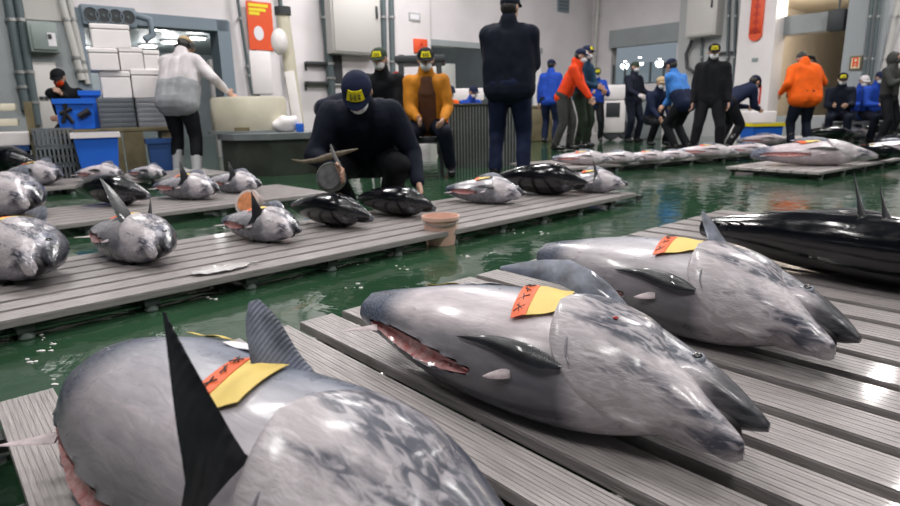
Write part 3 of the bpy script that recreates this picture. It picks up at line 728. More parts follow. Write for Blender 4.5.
# small red sign and framed notice in the middle
x0, x1, z0, z1 = rect(WL, 414, 39, 427, 53, -.06); t = rootW('wall_sign', WL, x0, 0, 'small square orange-red sign above the seated man in the amber jacket', 'sign', z=z0)
MB().box(0, x1-x0, -.08, -.04, 0, z1-z0, bev=.004).build('panel', redor, t)
MB().tube([((x1-x0)*.3,-.082,(z1-z0)*.3),((x1-x0)*.5,-.082,(z1-z0)*.75),((x1-x0)*.7,-.082,(z1-z0)*.3)], .012, 6).build('mark', redm, t)
x0, x1, z0, z1 = rect(WL, 408, 13, 419, 21, -.02); t = rootW('framed_notice', WL, x0, 0, 'small framed white notice above the orange-red sign', 'notice', z=z0)
MB().box(0, x1-x0, -.06, 0, 0, z1-z0).build('frame', steel, t); MB().box(.03, x1-x0-.03, -.065, -.055, .03, z1-z0-.03).build('sheet', white_paper, t)
# cooler unit with four fans in the big opening
x0, x1, z0, z1 = rect(WL, 80, 7, 134, 27, -.0); t = rootW('cooling_unit', WL, x0, 0, 'blue-grey cooling unit with four round fans at the top of the big opening', 'cooler', z=z0)
W, H = x1-x0, z1-z0
MB().box(0, W, -.12, .3, 0, H, bev=.02).build('casing', wallb, t)
for k in range(4):
    c = (W*(.16+.225*k), -.12, H*.5); rr = H*.38
    f = MB().lathe([(rr,0),(rr,.02),(rr*.9,.02),(rr*.9,0)], 24, Matrix.Translation(c) @ Matrix.Rotation(R(90),4,'X'), cap=False).build('fan_ring', wallb, t)
    MB().lathe([(rr*.9,0),(rr*.9,.004)], 24, Matrix.Translation(c) @ Matrix.Rotation(R(90),4,'X')).build('fan_hole', dkg, f)
    b = MB(); b.lathe([(rr*.2,0),(rr*.2,.02)], 12, Matrix.Translation(c) @ Matrix.Rotation(R(90),4,'X')); b.build('hub', pipe_g, f)
x0, z0 = hit(WL, 141, 34, .1); t = rootW('cooler_pipe', WL, x0, 0, 'bent blue-grey pipe beside the cooling unit', 'pipe')
MB().tube([(-.1,-.05,z0+.25),(.1,-.05,z0+.2),(.12,-.05,z0-.02),(0,-.05,z0-.1)], .05, 10).build('pipe', wallb, t)
x0, x1, z0, z1 = rect(WL, 205, 50, 231, 94, .6); t = rootW('foam_sheets', WL, x0, .35, 'white foam panels leaning in the opening behind the man in white', 'panel')
MB().box(0, (x1-x0)*.5, 0, .1, 0, z1*.9, bev=.01).build('panel', foam, t); MB().box((x1-x0)*.5, x1-x0, .02, .12, 0, z1, bev=.01).build('panel', foam, t)
# lamps in the back room and added fill lamps (ceiling lamps on the 3.3 m ceiling)
def ceil_lamp(px, py, h, label, grp, m_, r_=.22):
    p = G(px, py, h); t = thing('ceiling_lamp', label, 'ceiling lamp', (p.x, p.y, h-.06), 0, grp)
    MB().lathe([(r_*1.2,.05),(r_*1.25,.0),(r_,-.005)], 20).build('housing', house_m, t); MB().lathe([(r_,-.02),(r_,-.004)], 20).build('lens', m_, t)
    l = bpy.data.lights.new('room_light', 'POINT'); l.energy = 45; l.shadow_soft_size = .2; lo = bpy.data.objects.new('room_light', l); COL.objects.link(lo); lo.parent = t; lo.location = (0,0,-.2)
house_m = mat('round_lamp_housing', (.5,.5,.5), .4)
for px, py in ((160,26),(170,40),(148,44),(159,54),(80,45),(196,36)): ceil_lamp(px, py, 2.8, 'round lamp on the back room ceiling seen through the big opening', 'back room lamps seen through the big opening', lampi)
for px, py in ((469,52),(478,53.5),(464,60)): ceil_lamp(px, py, 2.8, 'round lamp added on the back room ceiling to brighten the middle opening', 'back room lamps seen through the middle opening', lampi, .2)
for px, py in ((625,60),(640,56),(660,57.5)): ceil_lamp(px, py, 3.1, 'round lamp behind the dark window at the right', 'lamps behind the dark window', lampi, .07)
for (x_, y_, z_, e_) in ((rc+.45,1.3,3.1,90),(rd-.5,1.9,3.1,90),((rc+rd)/2+1,1.2,4.9,120)):  # lamps added to brighten the dark interiors of the right-hand openings
    p = WR @ Vector((x_, y_, z_-.06)); t = thing('ceiling_lamp', 'round lamp added to brighten the warm lit room at the right', 'ceiling lamp', p, 0, 'lamps added to brighten the warm lit room')
    MB().lathe([(.14,.05),(.15,.0),(.12,-.005)], 20).build('housing', house_m, t); MB().lathe([(.12,-.02),(.12,-.004)], 20).build('lens', lampi, t)
    l = bpy.data.lights.new('room_light', 'POINT'); l.energy = e_; l.color = (1,.88,.72); l.shadow_soft_size = .15; lo = bpy.data.objects.new('room_light', l); COL.objects.link(lo); lo.parent = t; lo.location = (0,0,-.2)
p = WL @ Vector((xc+1.2, .9, 2.74)); t = thing('ceiling_lamp', 'round lamp added on the back room ceiling to brighten the middle opening', 'ceiling lamp', p, 0, 'back room lamps seen through the middle opening')  # extra lamp added in front of the partition to brighten the middle opening
MB().lathe([(.14,.05),(.15,.0),(.12,-.005)], 20).build('housing', house_m, t); MB().lathe([(.12,-.02),(.12,-.004)], 20).build('lens', lampi, t)
l = bpy.data.lights.new('room_light', 'POINT'); l.energy = 80; l.shadow_soft_size = .15; lo = bpy.data.objects.new('room_light', l); COL.objects.link(lo); lo.parent = t; lo.location = (0,0,-.2)
# light partition seen in the middle opening
wpanel('wall_inner', WL, xc-.6, xc+2.6, 0, 1.9, mat('inner_white', (.7,.68,.64), .6), 2.0, 2.1)
# window pane of the right wall
gl = mat('window_glass', (.75,.8,.8), .02, trans=1)
MB_ = MB(); MB_.box(ra, rb, .10, .115, z2, z1, WR); struct(MB_.build('window_1', gl, None, smooth=False))
mb = MB()
for k in range(6): xq = ra+(rb-ra)*k/5; mb.box(xq-.02, xq+.02, .08, .13, z2, z1, WR)
mb.box(ra, rb, .08, .13, z2-.02, z2+.03, WR); struct(mb.build('window_2', pipe_g, None, smooth=False))
# -- right wall columns
def column(name, px0, px1, off, m_, py=60, back=0):
    x0, x1 = wx(WR, px0, off, py), wx(WR, px1, off, py)
    mb = MB(); mb.box(x0, x1, off, back, 0, HT, WR); return struct(mb.build(name, m_, None, smooth=False))
column('trim_8', 677, 737, -.18, mat('light_grey_column', (.48,.49,.50), .5), 60)
column('trim_9', 736, 772, -.55, wallw, 60)
column('trim_10', 842, 882, -.5, mat('grey_column', (.33,.36,.38), .5), 60)
column('trim_11', 541, 548, -.0, wallg, 40)
for px, l in ((700,'dark pipe at the left below the white electric box'),(726,'dark pipe right of the white electric box'),(733,'thin dark pipe beside the white column')):
    pipe(WR, px+3, 2, px, 110, .03, l, pipe_g, off=-.24)
pipe(WR, 872, 2, 861, 100, .03, 'thin dark pipe on the grey column', pipe_g, off=-.56); pipe(WR, 880, 2, 868, 100, .03, 'second thin dark pipe on the grey column', pipe_g, off=-.56)
pipe(WR, 899, 2, 876, 110, .06, 'pale pipe at the right edge of the grey column', pipe_w, off=-.56)
pipe(WR, 598, 2, 590, 120, .06, 'pale pipe by the hall corner', pipe_w, off=-.1)
cabinet(WR, (687,-24,717,36), -.55, 0, 'white electric box high on the light grey column', cabm)
x0, z0 = hit(WR, 691, 40, -.35); t = rootW('cable_loop', WR, x0, 0, 'dark cable loop under the white electric box', 'cable')
MB().tube([(0,-.3,z0),(-.12,-.3,z0-.3),(-.08,-.3,z0-.6),(.15,-.3,z0-.75)], .04, 8).build('cable', dkg, t)
x0, z0 = hit(WR, 714, 54, -.25); x1, _ = hit(WR, 736, 54, -.25); t = rootW('wall_bracket', WR, x0, 0, 'dark horizontal bar on the light grey column', 'bracket', z=z0)
MB().box(0, x1-x0, -.26, -.18, -.02, .03).build('bar', dkg, t)
x0, x1, z0, z1 = rect(WR, 751, -8, 764, 41, -.55); t = rootW('hanging_sign', WR, x0, 0, 'long vertical orange-red sign on the white column', 'sign', z=z0)
W, H = x1-x0, z1-z0
mb = MB(); mb.box(0, W, -.60, -.55, W*.5, H, bev=.01); mb.lathe([(W*.5,0),(W*.5,.05)], 20, Matrix.Translation((W*.5, -.55, W*.5)) @ Matrix.Rotation(R(90),4,'X')); mb.build('panel', redor, t)
for k in range(5):
    z = H*.2+k*H*.16; mb = MB(); mb.box(W*.25, W*.75, -.606, -.60, z, z+.025); mb.box(W*.45, W*.55, -.606, -.60, z-.06, z+.08); mb.box(W*.28, W*.7, -.606, -.60, z+.05, z+.07); mb.build('character', redm, t)
x0, x1, z0, z1 = rect(WR, 755, 86, 761, 104, -.55); t = rootW('wall_frame', WR, x0, 0, 'small red outlined frame low on the white column', 'frame', z=z0)
W, H = x1-x0, z1-z0; mb = MB(); mb.box(0,W,-.57,-.55,0,.04); mb.box(0,W,-.57,-.55,H-.04,H); mb.box(0,.035,-.57,-.55,.04,H-.04); mb.box(W-.035,W,-.57,-.55,.04,H-.04); mb.build('red_border', redm, t)
x0, x1, z0, z1 = rect(WR, 752, 58, 758, 62, -.55); t = rootW('wall_label', WR, x0, 0, 'tiny white label above the red outlined frame', 'label', z=z0)
MB().box(0, x1-x0, -.56, -.55, 0, z1-z0).build('sheet', cabg, t)
x0, x1, z0, z1 = rect(WR, 850, 56, 862, 70, -.5); t = rootW('framed_sign', WR, x0, 0, 'framed cream sign with orange marks on the grey column', 'sign', z=z0)
W, H = x1-x0, z1-z0
MB().box(0, W, -.53, -.5, 0, H).build('frame', brown, t); MB().box(.03, W-.03, -.54, -.525, .03, H-.03).build('sheet', mat('cream_sheet', (.8,.72,.5), .6), t)
for a, b, c_, d in ((.25,.4,.2,.8),(.6,.75,.2,.8),(.35,.7,.45,.58),(.25,.75,.8,.88),(.35,.7,.28,.36)): MB().box(W*a, W*b, -.546, -.54, H*c_, H*d).build('mark', redor, t)
x0, x1, z0, z1 = rect(WL, 557, 0, 568, 12, -.0); t = rootW('wall_vent', WL, x0, 0, 'small blue-grey louvre high on the white wall near the corner', 'vent', z=z0)
MB().box(0, (x1-x0), -.04, 0, 0, z1-z0+.2).build('frame', wallb, t)
for k in range(6): MB().box(.03, x1-x0-.03, -.05, -.04, .05+k*.08, .09+k*.08).build('louvre', pipe_g, t)
x0, z0 = hit(WR, 836, 20, -.3); t = rootW('ceiling_speaker', WR, x0, -.2, 'black boxed device hanging beside the grey column at top right', 'device', z=z0)
MB().box(-.15,.15,-.12,.12,-.2,.2,bev=.02).build('casing', dkg, t); MB().tube([(0,0,.2),(0,0,HT-z0)], .02, 8).build('hanger', pipe_g, t)
mb = MB(); x0, z0 = hit(WR, 800, 118, 0); 
wpanel('trim_12', WR, wx(WR,774,-.5), wx(WR,905,-.5), 0, .45, wallg, -.75, 0)
# ================================================================== THINGS ON THE FLOOR
def basket(W, D, H, m_, root, z0, rows=4):
    mb = MB(); mb.box(0, W, 0, D, z0, z0+.015)
    n = 9
    for k in range(rows+1):
        z = z0+(H-.02)*k/rows; h = .022 if k in (0, rows) else .012
        for (a, b, c_, d) in ((0,W,0,.015),(0,W,D-.015,D),(0,.015,0,D),(W-.015,W,0,D)): mb.box(a, b, c_, d, z, z+h)
    for k in range(n+1):
        x = (W-.02)*k/n
        for y in (0, D-.015): mb.box(x, x+.02, y, y+.012, z0, z0+H-.01)
    for k in range(6):
        y = (D-.02)*k/5
        for x in (0, W-.015): mb.box(x, x+.012, y, y+.02, z0, z0+H-.01)
    return mb
# brown counter at left with stacks on top
LA = 30; LF = frame((-3.75,7.35,0), LA)
def lroot(name, label, cat, x, y, z, group=None): p = LF @ Vector((x, y, z)); return thing(name, label, cat, p, R(LA), group)
def lrect(px0, py0, px1, py1, off=0):
    pm = (py0+py1)/2; return hit(LF, px0, pm, off)[0], hit(LF, px1, pm, off)[0], hit(LF, (px0+px1)/2, py1, off)[1], hit(LF, (px0+px1)/2, py0, off)[1]
x0, x1, _, cz = lrect(30, 128.5, 173, 150)
t = lroot('low_counter', 'low brown board counter at left under the grey baskets', 'counter', x0, 0, 0)
MB().box(0, x1-x0, 0, .6, cz-.05, cz, bev=.008).build('top', brown, t)
for k in range(5): x = (x1-x0-.12)*k/4; MB().box(x, x+.12, .03, .55, 0, cz-.05).build('leg', brown, t)
for a, b in ((.50,.62),(.63,.78)): MB().box((x1-x0)*a, (x1-x0)*b, .005, .03, .02, cz-.05).build('front_board', brown, t)
x0, x1, za, zb = lrect(33, 128, 75, 151, -.25); 
for k in range(3):
    t = lroot('mesh_basket', ['dark grey basket on the floor left of the small blue tub, lowest of three','middle dark grey basket of the floor stack left of the small blue tub','top dark grey basket of the floor stack left of the small blue tub'][k], 'basket', x0, -.30, zb/3*k, 'dark baskets on the floor at left')
    basket(x1-x0, .28, zb/3-.004, greyc, t, 0, 2).build('basket', greyc, t, smooth=False)
for (pxa, pxb, m_, nm, n_) in ((98,136,greyc,'dark grey',6),(137,171,greyl,'light grey',6)):
    xa_, xb_, _, tz = lrect(pxa, 98, pxb, 128, .03); H = (tz-cz)/n_
    ords = ['lowest','second','third','fourth','fifth','topmost']
    for k in range(n_):
        t = lroot('mesh_basket', f'{nm} basket on the brown counter, {ords[k]} of its stack under the foam boxes', 'basket', xa_, .03, cz+H*k, nm+' baskets stacked on the counter')
        basket(xb_-xa_-.01, .5, H-.004, m_, t, 0, 2).build('basket', m_, t, smooth=False)
def fbox(px0, px1, py0, py1, off, label, z0=None):
    x0, x1, z0_, z1 = lrect(px0, py0, px1, py1, off); z0 = z0_ if z0 is None else z0
    t = lroot('foam_box', label, 'foam box', x0, off, z0, 'white foam boxes on the grey baskets')
    W = x1-x0; H = z1-z0
    MB().box(0, W, 0, .45, 0, H*.78, bev=.012).build('box', foam, t, smooth=False); MB().box(-.003, W+.003, -.006, .456, H*.785, H, bev=.012).build('lid', foam, t, smooth=False)
    return z1
z_1 = fbox(101,131,71,98,.04,'white foam box above the dark grey baskets, left of the lower pair', z0=tz)
fbox(132,168,69,98,.04,'wide white foam box above the light grey baskets', z0=tz)
z_2 = fbox(89,118.5,48,71,.0,'tilted looking white foam box sticking out left in the middle tier', z0=z_1)
fbox(119.5,143,47,69,.04,'white foam box in the middle tier centre', z0=z_1+.005)
fbox(144,160,50,69,.06,'narrow white foam box in the middle tier right', z0=z_1+.005)
fbox(91,130,24,48,.03,'topmost large white foam box of the pile', z0=z_2+.004)
def crate(name, px0, px1, py0, py1, off, D, m_, label, z0=None, rim=None, taper=.9, marks=False, fr=None):
    if fr is None:
        x0, x1, z0_, z1 = lrect(px0, py0, px1, py1, off); z0 = z0_ if z0 is None else z0; W = x1-x0; H = z1-z0
        t = lroot(name, label, 'tub', x0+W/2, off+D/2, z0)
    else:
        a = AT(px0, py1, fr); b = AT(px1, py0, fr); z0 = 0; W = b.x-a.x; H = b.z; t = thing(name, label, 'tub', (a.x+W/2, fr+D/2, 0), 0)
    w, d = W/2, D/2; tp = taper; th = .02
    o = [(-w*tp,-d*tp,0),(w*tp,-d*tp,0),(w*tp,d*tp,0),(-w*tp,d*tp,0),(-w,-d,H),(w,-d,H),(w,d,H),(-w,d,H),(-w+th,-d+th,H),(w-th,-d+th,H),(w-th,d-th,H),(-w+th,d-th,H),(-w*tp+th,-d*tp+th,th),(w*tp-th,-d*tp+th,th),(w*tp-th,d*tp-th,th),(-w*tp+th,d*tp-th,th)]
    f = [(3,2,1,0),(12,13,14,15)]+[(i,(i+1)%4,4+(i+1)%4,4+i) for i in range(4)]+[(4+i,4+(i+1)%4,8+(i+1)%4,8+i) for i in range(4)]+[(8+i,8+(i+1)%4,12+(i+1)%4,12+i) for i in range(4)]
    MB().add(o, f).build('tub', m_, t, smooth=False)
    mb = MB()
    for q in ((-w-.02,w+.02,-d-.02,-d+.005),(-w-.02,w+.02,d-.005,d+.02),(-w-.02,-w+.005,-d,d),(w-.005,w+.02,-d,d)): mb.box(*q, H-.05, H+.005)
    mb.build('rim', rim or m_, t, smooth=False)
    if marks:
        y = -d-.004
        def st(p, r_=.022): return MB().tube([(x*W-w, y+(1-zz)*d*(1-tp), zz*H) for x, zz in p], r_, 6)
        st([(.10,.52),(.42,.68)]).build('painted_stroke', ink, t); st([(.27,.86),(.24,.5),(.14,.22)]).build('painted_stroke', ink, t); st([(.26,.5),(.40,.2)]).build('painted_stroke', ink, t)
        st([(.58,.40),(.88,.60)], .04).build('painted_stroke', ink, t)
    return t
crate('fish_tub', 56, 95, 99, 130, -.28, .25, blue, 'bright blue tub with black painted strokes in front of the sitting man', z0=cz+.005, marks=True)
x0, x1, _, _ = lrect(54, 99, 97, 130, -.28)
t = lroot('tub_stand', 'low dark stand under the bright blue tub with painted strokes', 'stand', x0, -.29, 0)
MB().box(0, x1-x0, 0, .27, cz-.04, cz).build('top', brown, t)
for x in (0, x1-x0-.05): MB().box(x, x+.05, .1, .25, 0, cz-.04).build('leg', brown, t)
crate('fish_tub', 74, 120, 133, 163, -.62, .30, blue, 'small blue tub with white rim on the floor', z0=0, rim=foam, taper=.75)
crate('fish_tub', 80, 99, 91, 99, .04, .25, blue, 'blue tub rim behind the painted tub', z0=cz+.005, taper=.9)
crate('fish_tub', 148, 176, 139, 153, -.25, .2, navyp, 'dark blue tray on the floor beneath the brown counter', z0=0)
x0, x1, _, zt_ = lrect(-22, 147, 31, 163, .12)
crate('fish_tub', -22, 29, 147, 166, .12, .36, navyp, 'dark blue tub under the long foam box at the far left', z0=0)
x0, x1, za, zb = lrect(-20, 133, 30, 147, .12)
t = lroot('foam_box', 'long white foam box at the far left edge', 'foam box', x0, .11, zt_+.008); MB().box(0, x1-x0, 0, .45, 0, zb-zt_, bev=.012).build('box', foam, t, smooth=False)
x0, x1, _, _ = lrect(-35, 90, 16, 128, .5)
t = lroot('plank_stack', 'stack of pale planks at the far left under the pipes', 'planks', x0, .42, 0)
for k in range(5): MB().box(0, x1-x0, 0, .2, .12+.17*k, .2+.17*k, bev=.01).build('plank', cream, t)
for x in (.1,.55): MB().box(x, x+.08, .06, .14, 0, .9).build('post', brown, t)
# grey tank with the white cylinder block
Yt = 6.9; zt = AT(260,134,Yt).z
cx = AT(262,150,Yt).x; t = thing('steel_tank', 'low dark green-grey many-sided tank behind the left pallets', 'tank', (cx, Yt+.7, 0), R(8))
rad = (AT(322,150,Yt).x-AT(200,150,Yt).x)/2*1.0
MB().lathe([(rad*.96,0),(rad*.96,zt-.06)], 10, Matrix.Rotation(R(18),4,'Z')).build('side_wall', tankm, t, smooth=False)
MB().lathe([(rad*1.02,zt-.07),(rad*1.03,zt),(rad*.9,zt)], 10, Matrix.Rotation(R(18),4,'Z')).build('top_rim', tankt, t, smooth=False)
zc_ = AT(243,97,Yt+.5).z; rw = (AT(281,115,Yt+.5).x-AT(206,115,Yt+.5).x)/2; cc = AT(243,115,Yt+.5)
t = thing('cylinder_block', 'wide cream white cylinder standing on the steel tank', 'cylinder', (cc.x, Yt+.75, zt))
MB().lathe([(rw*.97,0),(rw,.02),(rw,zc_-zt-.03),(rw*.97,zc_-zt)], 40).build('drum', cream, t); MB().lathe([(rw*1.12,0),(rw*1.12,.03)], 40).build('foot_ring', tankt, t)
MB().box(-.05,.12,-rw-.01,-rw*.9,.02,.07).build('tag_strip', brown, t)
# cream post with ball
p = AT(275,100,Yt+1.0); t = thing('cream_post', 'cream post with a round ball float and black top beside the poster', 'post', (p.x+.03, Yt+1.62, 0))
zT = AT(270,10,Yt+1.2).z
MB().tube([(.12,0,0),(0,0,zT)], .085, 12).build('post', cream, t); MB().ell((-.05,-.1,AT(270,38,Yt+1.1).z), (.11,.11,.17), n=20).build('float', foam, t); MB().lathe([(.11,zT),(.11,zT+.1),(.1,zT+.1)], 12).build('black_cap', dkg, t)
p = AT(293,110,Yt+.9); t = thing('leaning_board', 'narrow white board leaning right of the cream post', 'board', (p.x, Yt+1.3, 0))
MB().box(-.06,.06,-.02,.02,0,AT(287,71,Yt+1.3).z, Matrix.Rotation(R(-5),4,'Y'), bev=.005).build('board', foam, t)
p = AT(287,122,Yt+.6); t = thing('white_sack', 'crumpled white sack at the foot of the cream post', 'sack', (p.x, Yt+.55, zt))
mb = MB(); mb.ell((0,0,.09), (.17,.12,.10), n=28); mb.v = [tuple(Vector(v)*(1+.25*noise.noise(Vector(v)*9))) for v in mb.v]; mb.build('sack', foam, t)
MB().box(.14,.22,-.1,-.02,0,.10,bev=.005).build('blue_can', blue, t)
# crate grille at centre
Yg = 7.5; a = AT(450,165,Yg); b = AT(487,103,Yg); t = thing('slatted_bin', 'dark green-grey slatted bin with vertical bars between the amber man and the tall man', 'bin', (a.x, Yg, 0))
W = b.x-a.x+.35; H = b.z
n = 22
for k in range(n+1): MB().box(W*k/n-.006, W*k/n+.006, -.012, .0, .0, H).build('bar', tankt, t, smooth=False)
MB().box(-.01, W+.01, .0, .5, 0, H-.03).build('box', tankm, t, smooth=False); MB().box(-.02, W+.02, -.02, .52, H-.03, H, bev=.005).build('rim', tankm, t)
# forklift behind the amber man
Yf = 9.3; p = AT(421,100,Yf); t = thing('forklift', 'black forklift behind the seated man in the amber jacket', 'forklift', (p.x, Yf, 0))
w2 = (AT(443,70,Yf).x-AT(399,70,Yf).x)/2; zt2 = AT(420,55,Yf).z
for s_ in (-1,1): MB().box(s_*w2-.04, s_*w2+.04, 0, .08, .1, zt2, Matrix.Rotation(R(-2*s_),4,'Y')).build('mast_rail', dkg, t)
MB().box(-w2-.05, w2+.05, -.02, .9, zt2-.1, zt2, bev=.02).build('roof_guard', dkg, t)
MB().box(-w2, w2, .3, 1.4, .2, .95, bev=.06).build('body', tankm, t)
for s_ in (-1,1): MB().lathe([(.2,-.08),(.24,-.06),(.24,.06),(.2,.08)], 24, Matrix.Translation((s_*w2*.9,.45,.24)) @ Matrix.Rotation(R(90),4,'Y')).build('wheel', dkg, t)
MB().box(w2-.10, w2+.0, -.06, .0, zt2-.62, zt2-.32).build('warning_plate', yel, t)
MB().lathe([(.07,0),(.07,.05)], 16, Matrix.Translation((-w2-.02,-.05,zt2-.3)) @ Matrix.Rotation(R(90),4,'X')).build('tail_lamp', redm, t)
# low white cart near the corner
Yv = 13.4; a = AT(603,132,Yv); b = AT(641,84,Yv); t = thing('service_cart', 'low white turret cart parked by the corner behind the blue jackets', 'cart', (a.x, Yv, 0))
W = b.x-a.x; H = b.z
MB().box(0, W*.62, 0, .9, .15, H*.72, bev=.05).build('body', foam, t); MB().box(0, W, 0, .9, H*.72, H, bev=.05).build('cab_top', foam, t); MB().box(.05, W*.45, -.01, .05, H*.42, H*.68, bev=.01).build('grille', dkg, t); MB().box(W*.62, W, .1, .9, .15, H*.72, bev=.02).build('rear', tankt, t)
for x in (.2, W-.25): MB().lathe([(.18,-.07),(.2,-.05),(.2,.05),(.18,.07)], 20, Matrix.Translation((x,.1,.2)) @ Matrix.Rotation(R(90),4,'X')).build('wheel', dkg, t)
# tables and tubs behind the far rows
Yb = 10.6; a = AT(757,140,Yb); b = AT(787,120,Yb); t = crate('fish_tub', 752, 784, 123, 142, 0, .5, blue, 'blue tub with yellow edge left of the man in orange', rim=yel, fr=10.6)
a = AT(750,120,11.2); b = AT(772,111,11.2); t = thing('foam_box', 'white foam box beyond the blue tub, left of the man in orange', 'foam box', (a.x, 11.2, 0)); MB().box(0, b.x-a.x+.1, 0, .5, 0, b.z, bev=.02).build('box', foam, t)
Yp = 13.6
for px0, px1, py0, l in ((641,664,98,'dark grey bin behind the seated man in blue'),(527,553,105,'brown carton behind the man in red')):
    a = AT(px0,130,Yp); b = AT(px1,py0,Yp); t = thing('storage_bin', l, 'bin', (a.x, Yp, 0)); m_ = tankt if px0 > 600 else brown
    MB().box(0, b.x-a.x, 0, .6, 0, b.z-.05, bev=.02).build('box', m_, t); MB().box(-.02, b.x-a.x+.02, -.02, .62, b.z-.05, b.z, bev=.01).build('lid', m_, t)
a = AT(446,103,12.7); b = AT(484,88,12.7); t = thing('white_table', 'low white counter seen behind the slatted bin', 'counter', (a.x, 12.7, 0)); MB().box(0, b.x-a.x, 0, .25, b.z-.25, b.z, bev=.02).build('top', foam, t)
for x in (.05, b.x-a.x-.1): MB().box(x, x+.05,   .05, .2, 0, b.z-.25).build('leg', steel, t)
# pink bucket
g_ = G(441,246,0); r1 = 36/2*g_.y/F*.98; t = thing('bucket', 'pink plastic bucket on the green floor at the edge of the middle pallet', 'bucket', (g_.x, g_.y+.07, 0))
hb = .150; r2 = .078; r1 = .094
MB().lathe([(r2,0),(r1,hb),(r1+.006,hb),(r1+.006,hb-.018),(r1+.002,hb-.02)], 36, cap=False).build('bucket_shell', pink, t)
MB().lathe([(r2-.003,.006),(r1-.004,hb)], 36, cap=False).build('inner_wall', pink, t); MB().lathe([(r2,.0),(r2,.008)], 36).build('base', pink, t)
MB().tube([(r1*math.cos(a_)*1.04, -.02+.10*math.sin(a_)*0-.0, hb-.01-.05*math.sin(a_)) if False else (r1*1.06*math.cos(a_), -r1*1.0*math.sin(a_), hb-.012-.03*math.sin(a_)) for a_ in [math.pi*k/16 for k in range(17)]], .0035, 8).build('handle', steel, t)
# cut tail piece with orange flesh face standing behind the third tuna
g_ = G(245,222,ZP); t = thing('cut_fish_tail', 'round cut piece of tuna with an orange flesh face behind the tagged tuna', 'fish piece', (g_.x, g_.y+.12, ZP), R(-20))
Mx = Matrix.Translation((0,0,.088)) @ Matrix.Rotation(R(62),4,'X')
MB().lathe([(.05,-.09),(.075,-.03),(.084,.02),(.080,.035)], 32, Mx).build('skin', mat('pale_cut_skin', (.66,.55,.52), .4, noise_s=20, amt=.1), t)
MB().lathe([(.062,.034),(.060,.040)], 32, Mx).build('flesh_face', mat('orange_flesh', (.75,.30,.14), .3, noise_s=40, amt=.15), t)
# long clear plastic sheet lying over the edge of the middle pallet
n = 24; vs = []; fs = []
P0 = G(192,276,ZP); P1 = G(258,264,ZP); dd = (P1-P0); nrm = Vector((-dd.y, dd.x, 0)).normalized()
for ly in (0,1):
    for i in range(n+1):
        for j in range(9):
            u, v_ = i/n, j/8; w_ = .09*math.sin(math.pi*min(1,u*1.1+.05))**.5 if u < .95 else .02
            pnt = P0+dd*u+nrm*(v_-.5)*w_*1.2; vs.append((pnt.x, pnt.y, ZP+.004+.006*(1+noise.noise(Vector((u*9, v_*4, 0))))+ly*.001))
q = (n+1)*9
for ly in (0,1):
    for i in range(n):
        for j in range(8): k = ly*q+i*9+j; fs.append((k,k+1,k+10,k+9))
o = MB().add(vs, fs).build('plastic_sheet', mat('wet_plastic', (.62,.60,.60), .2, noise_s=12, amt=.1, bump=.4, bump_s=30, coat=.6), None, ang=0)
tag(o, 'crumpled wet plastic strip lying on the front edge of the middle pallet', 'plastic sheet')
# white flecks of ice on the floor
rr = random.Random(5); mb = MB()
for px, py in ((28,361),(47,353),(60,382),(38,338),(350,262),(330,247),(383,300),(352,286),(515,232),(545,232),(470,255),(600,238),(405,268),(55,345),(210,300)):
    for k in range(4):
        p = G(px+rr.uniform(-9,9), py+rr.uniform(-3,3), 0); s_ = rr.uniform(.002,.006)
        mb.ell((p.x, p.y, s_*.3), (s_*rr.uniform(1,2.2), s_, s_*.5), n=8)
o = mb.build('ice_flecks', foam, None); tag(o, 'small white flecks of ice scattered over the green floor', 'ice', kind='stuff')
# ================================================================== PEOPLE
skin_m = mat('skin', (.50,.30,.22), .5, noise_s=14, amt=.05)
hair_m = mat('black_hair', (.012,.010,.010), .5, bump=.3, bump_s=80)
mask_m = mat('face_mask', (.72,.74,.78), .6)
def cloth(name, col): return mat('cloth_'+name, col, .75, noise_s=7, amt=.12, bump=.5, bump_s=18, spec=.15)
C_ = dict(black=cloth('black',(.010,.011,.014)), navy=cloth('navy',(.010,.016,.045)), dnavy=cloth('dark_navy',(.009,.012,.024)), white=cloth('white',(.62,.58,.60)), red=cloth('red_orange',(.80,.065,.015)),
  orange=cloth('orange',(.88,.13,.012)), amber=cloth('amber',(.52,.20,.02)), brown=cloth('brown',(.10,.045,.025)), blue=cloth('blue',(.02,.07,.42)), lblue=cloth('light_blue',(.06,.22,.62)), teal=cloth('dark_teal',(.012,.045,.09)),
  grey=cloth('grey',(.30,.31,.33)), dgrey=cloth('dark_grey',(.05,.052,.05)), tan=cloth('tan',(.40,.30,.18)), green=cloth('dark_green',(.03,.045,.03)), yellow=cloth('yellow',(.80,.70,.02)))
rubber = mat('black_rubber', (.012,.012,.013), .25, coat=.3); rubber_w = mat('pale_rubber', (.42,.43,.44), .35); rubber_b = mat('brown_rubber', (.16,.06,.03), .4)
PEND = []
def remesh(mb, name, mt, parent, vox, sm=4, fold=0, scale=5):
    o = link(name, mb.mesh(name, False), mt, parent)
    m = o.modifiers.new('r', 'REMESH'); m.mode = 'VOXEL'; m.voxel_size = vox; m.use_smooth_shade = True
    q = o.modifiers.new('s', 'SMOOTH'); q.iterations = sm; q.factor = .5
    PEND.append((o, fold, scale, mt)); return o
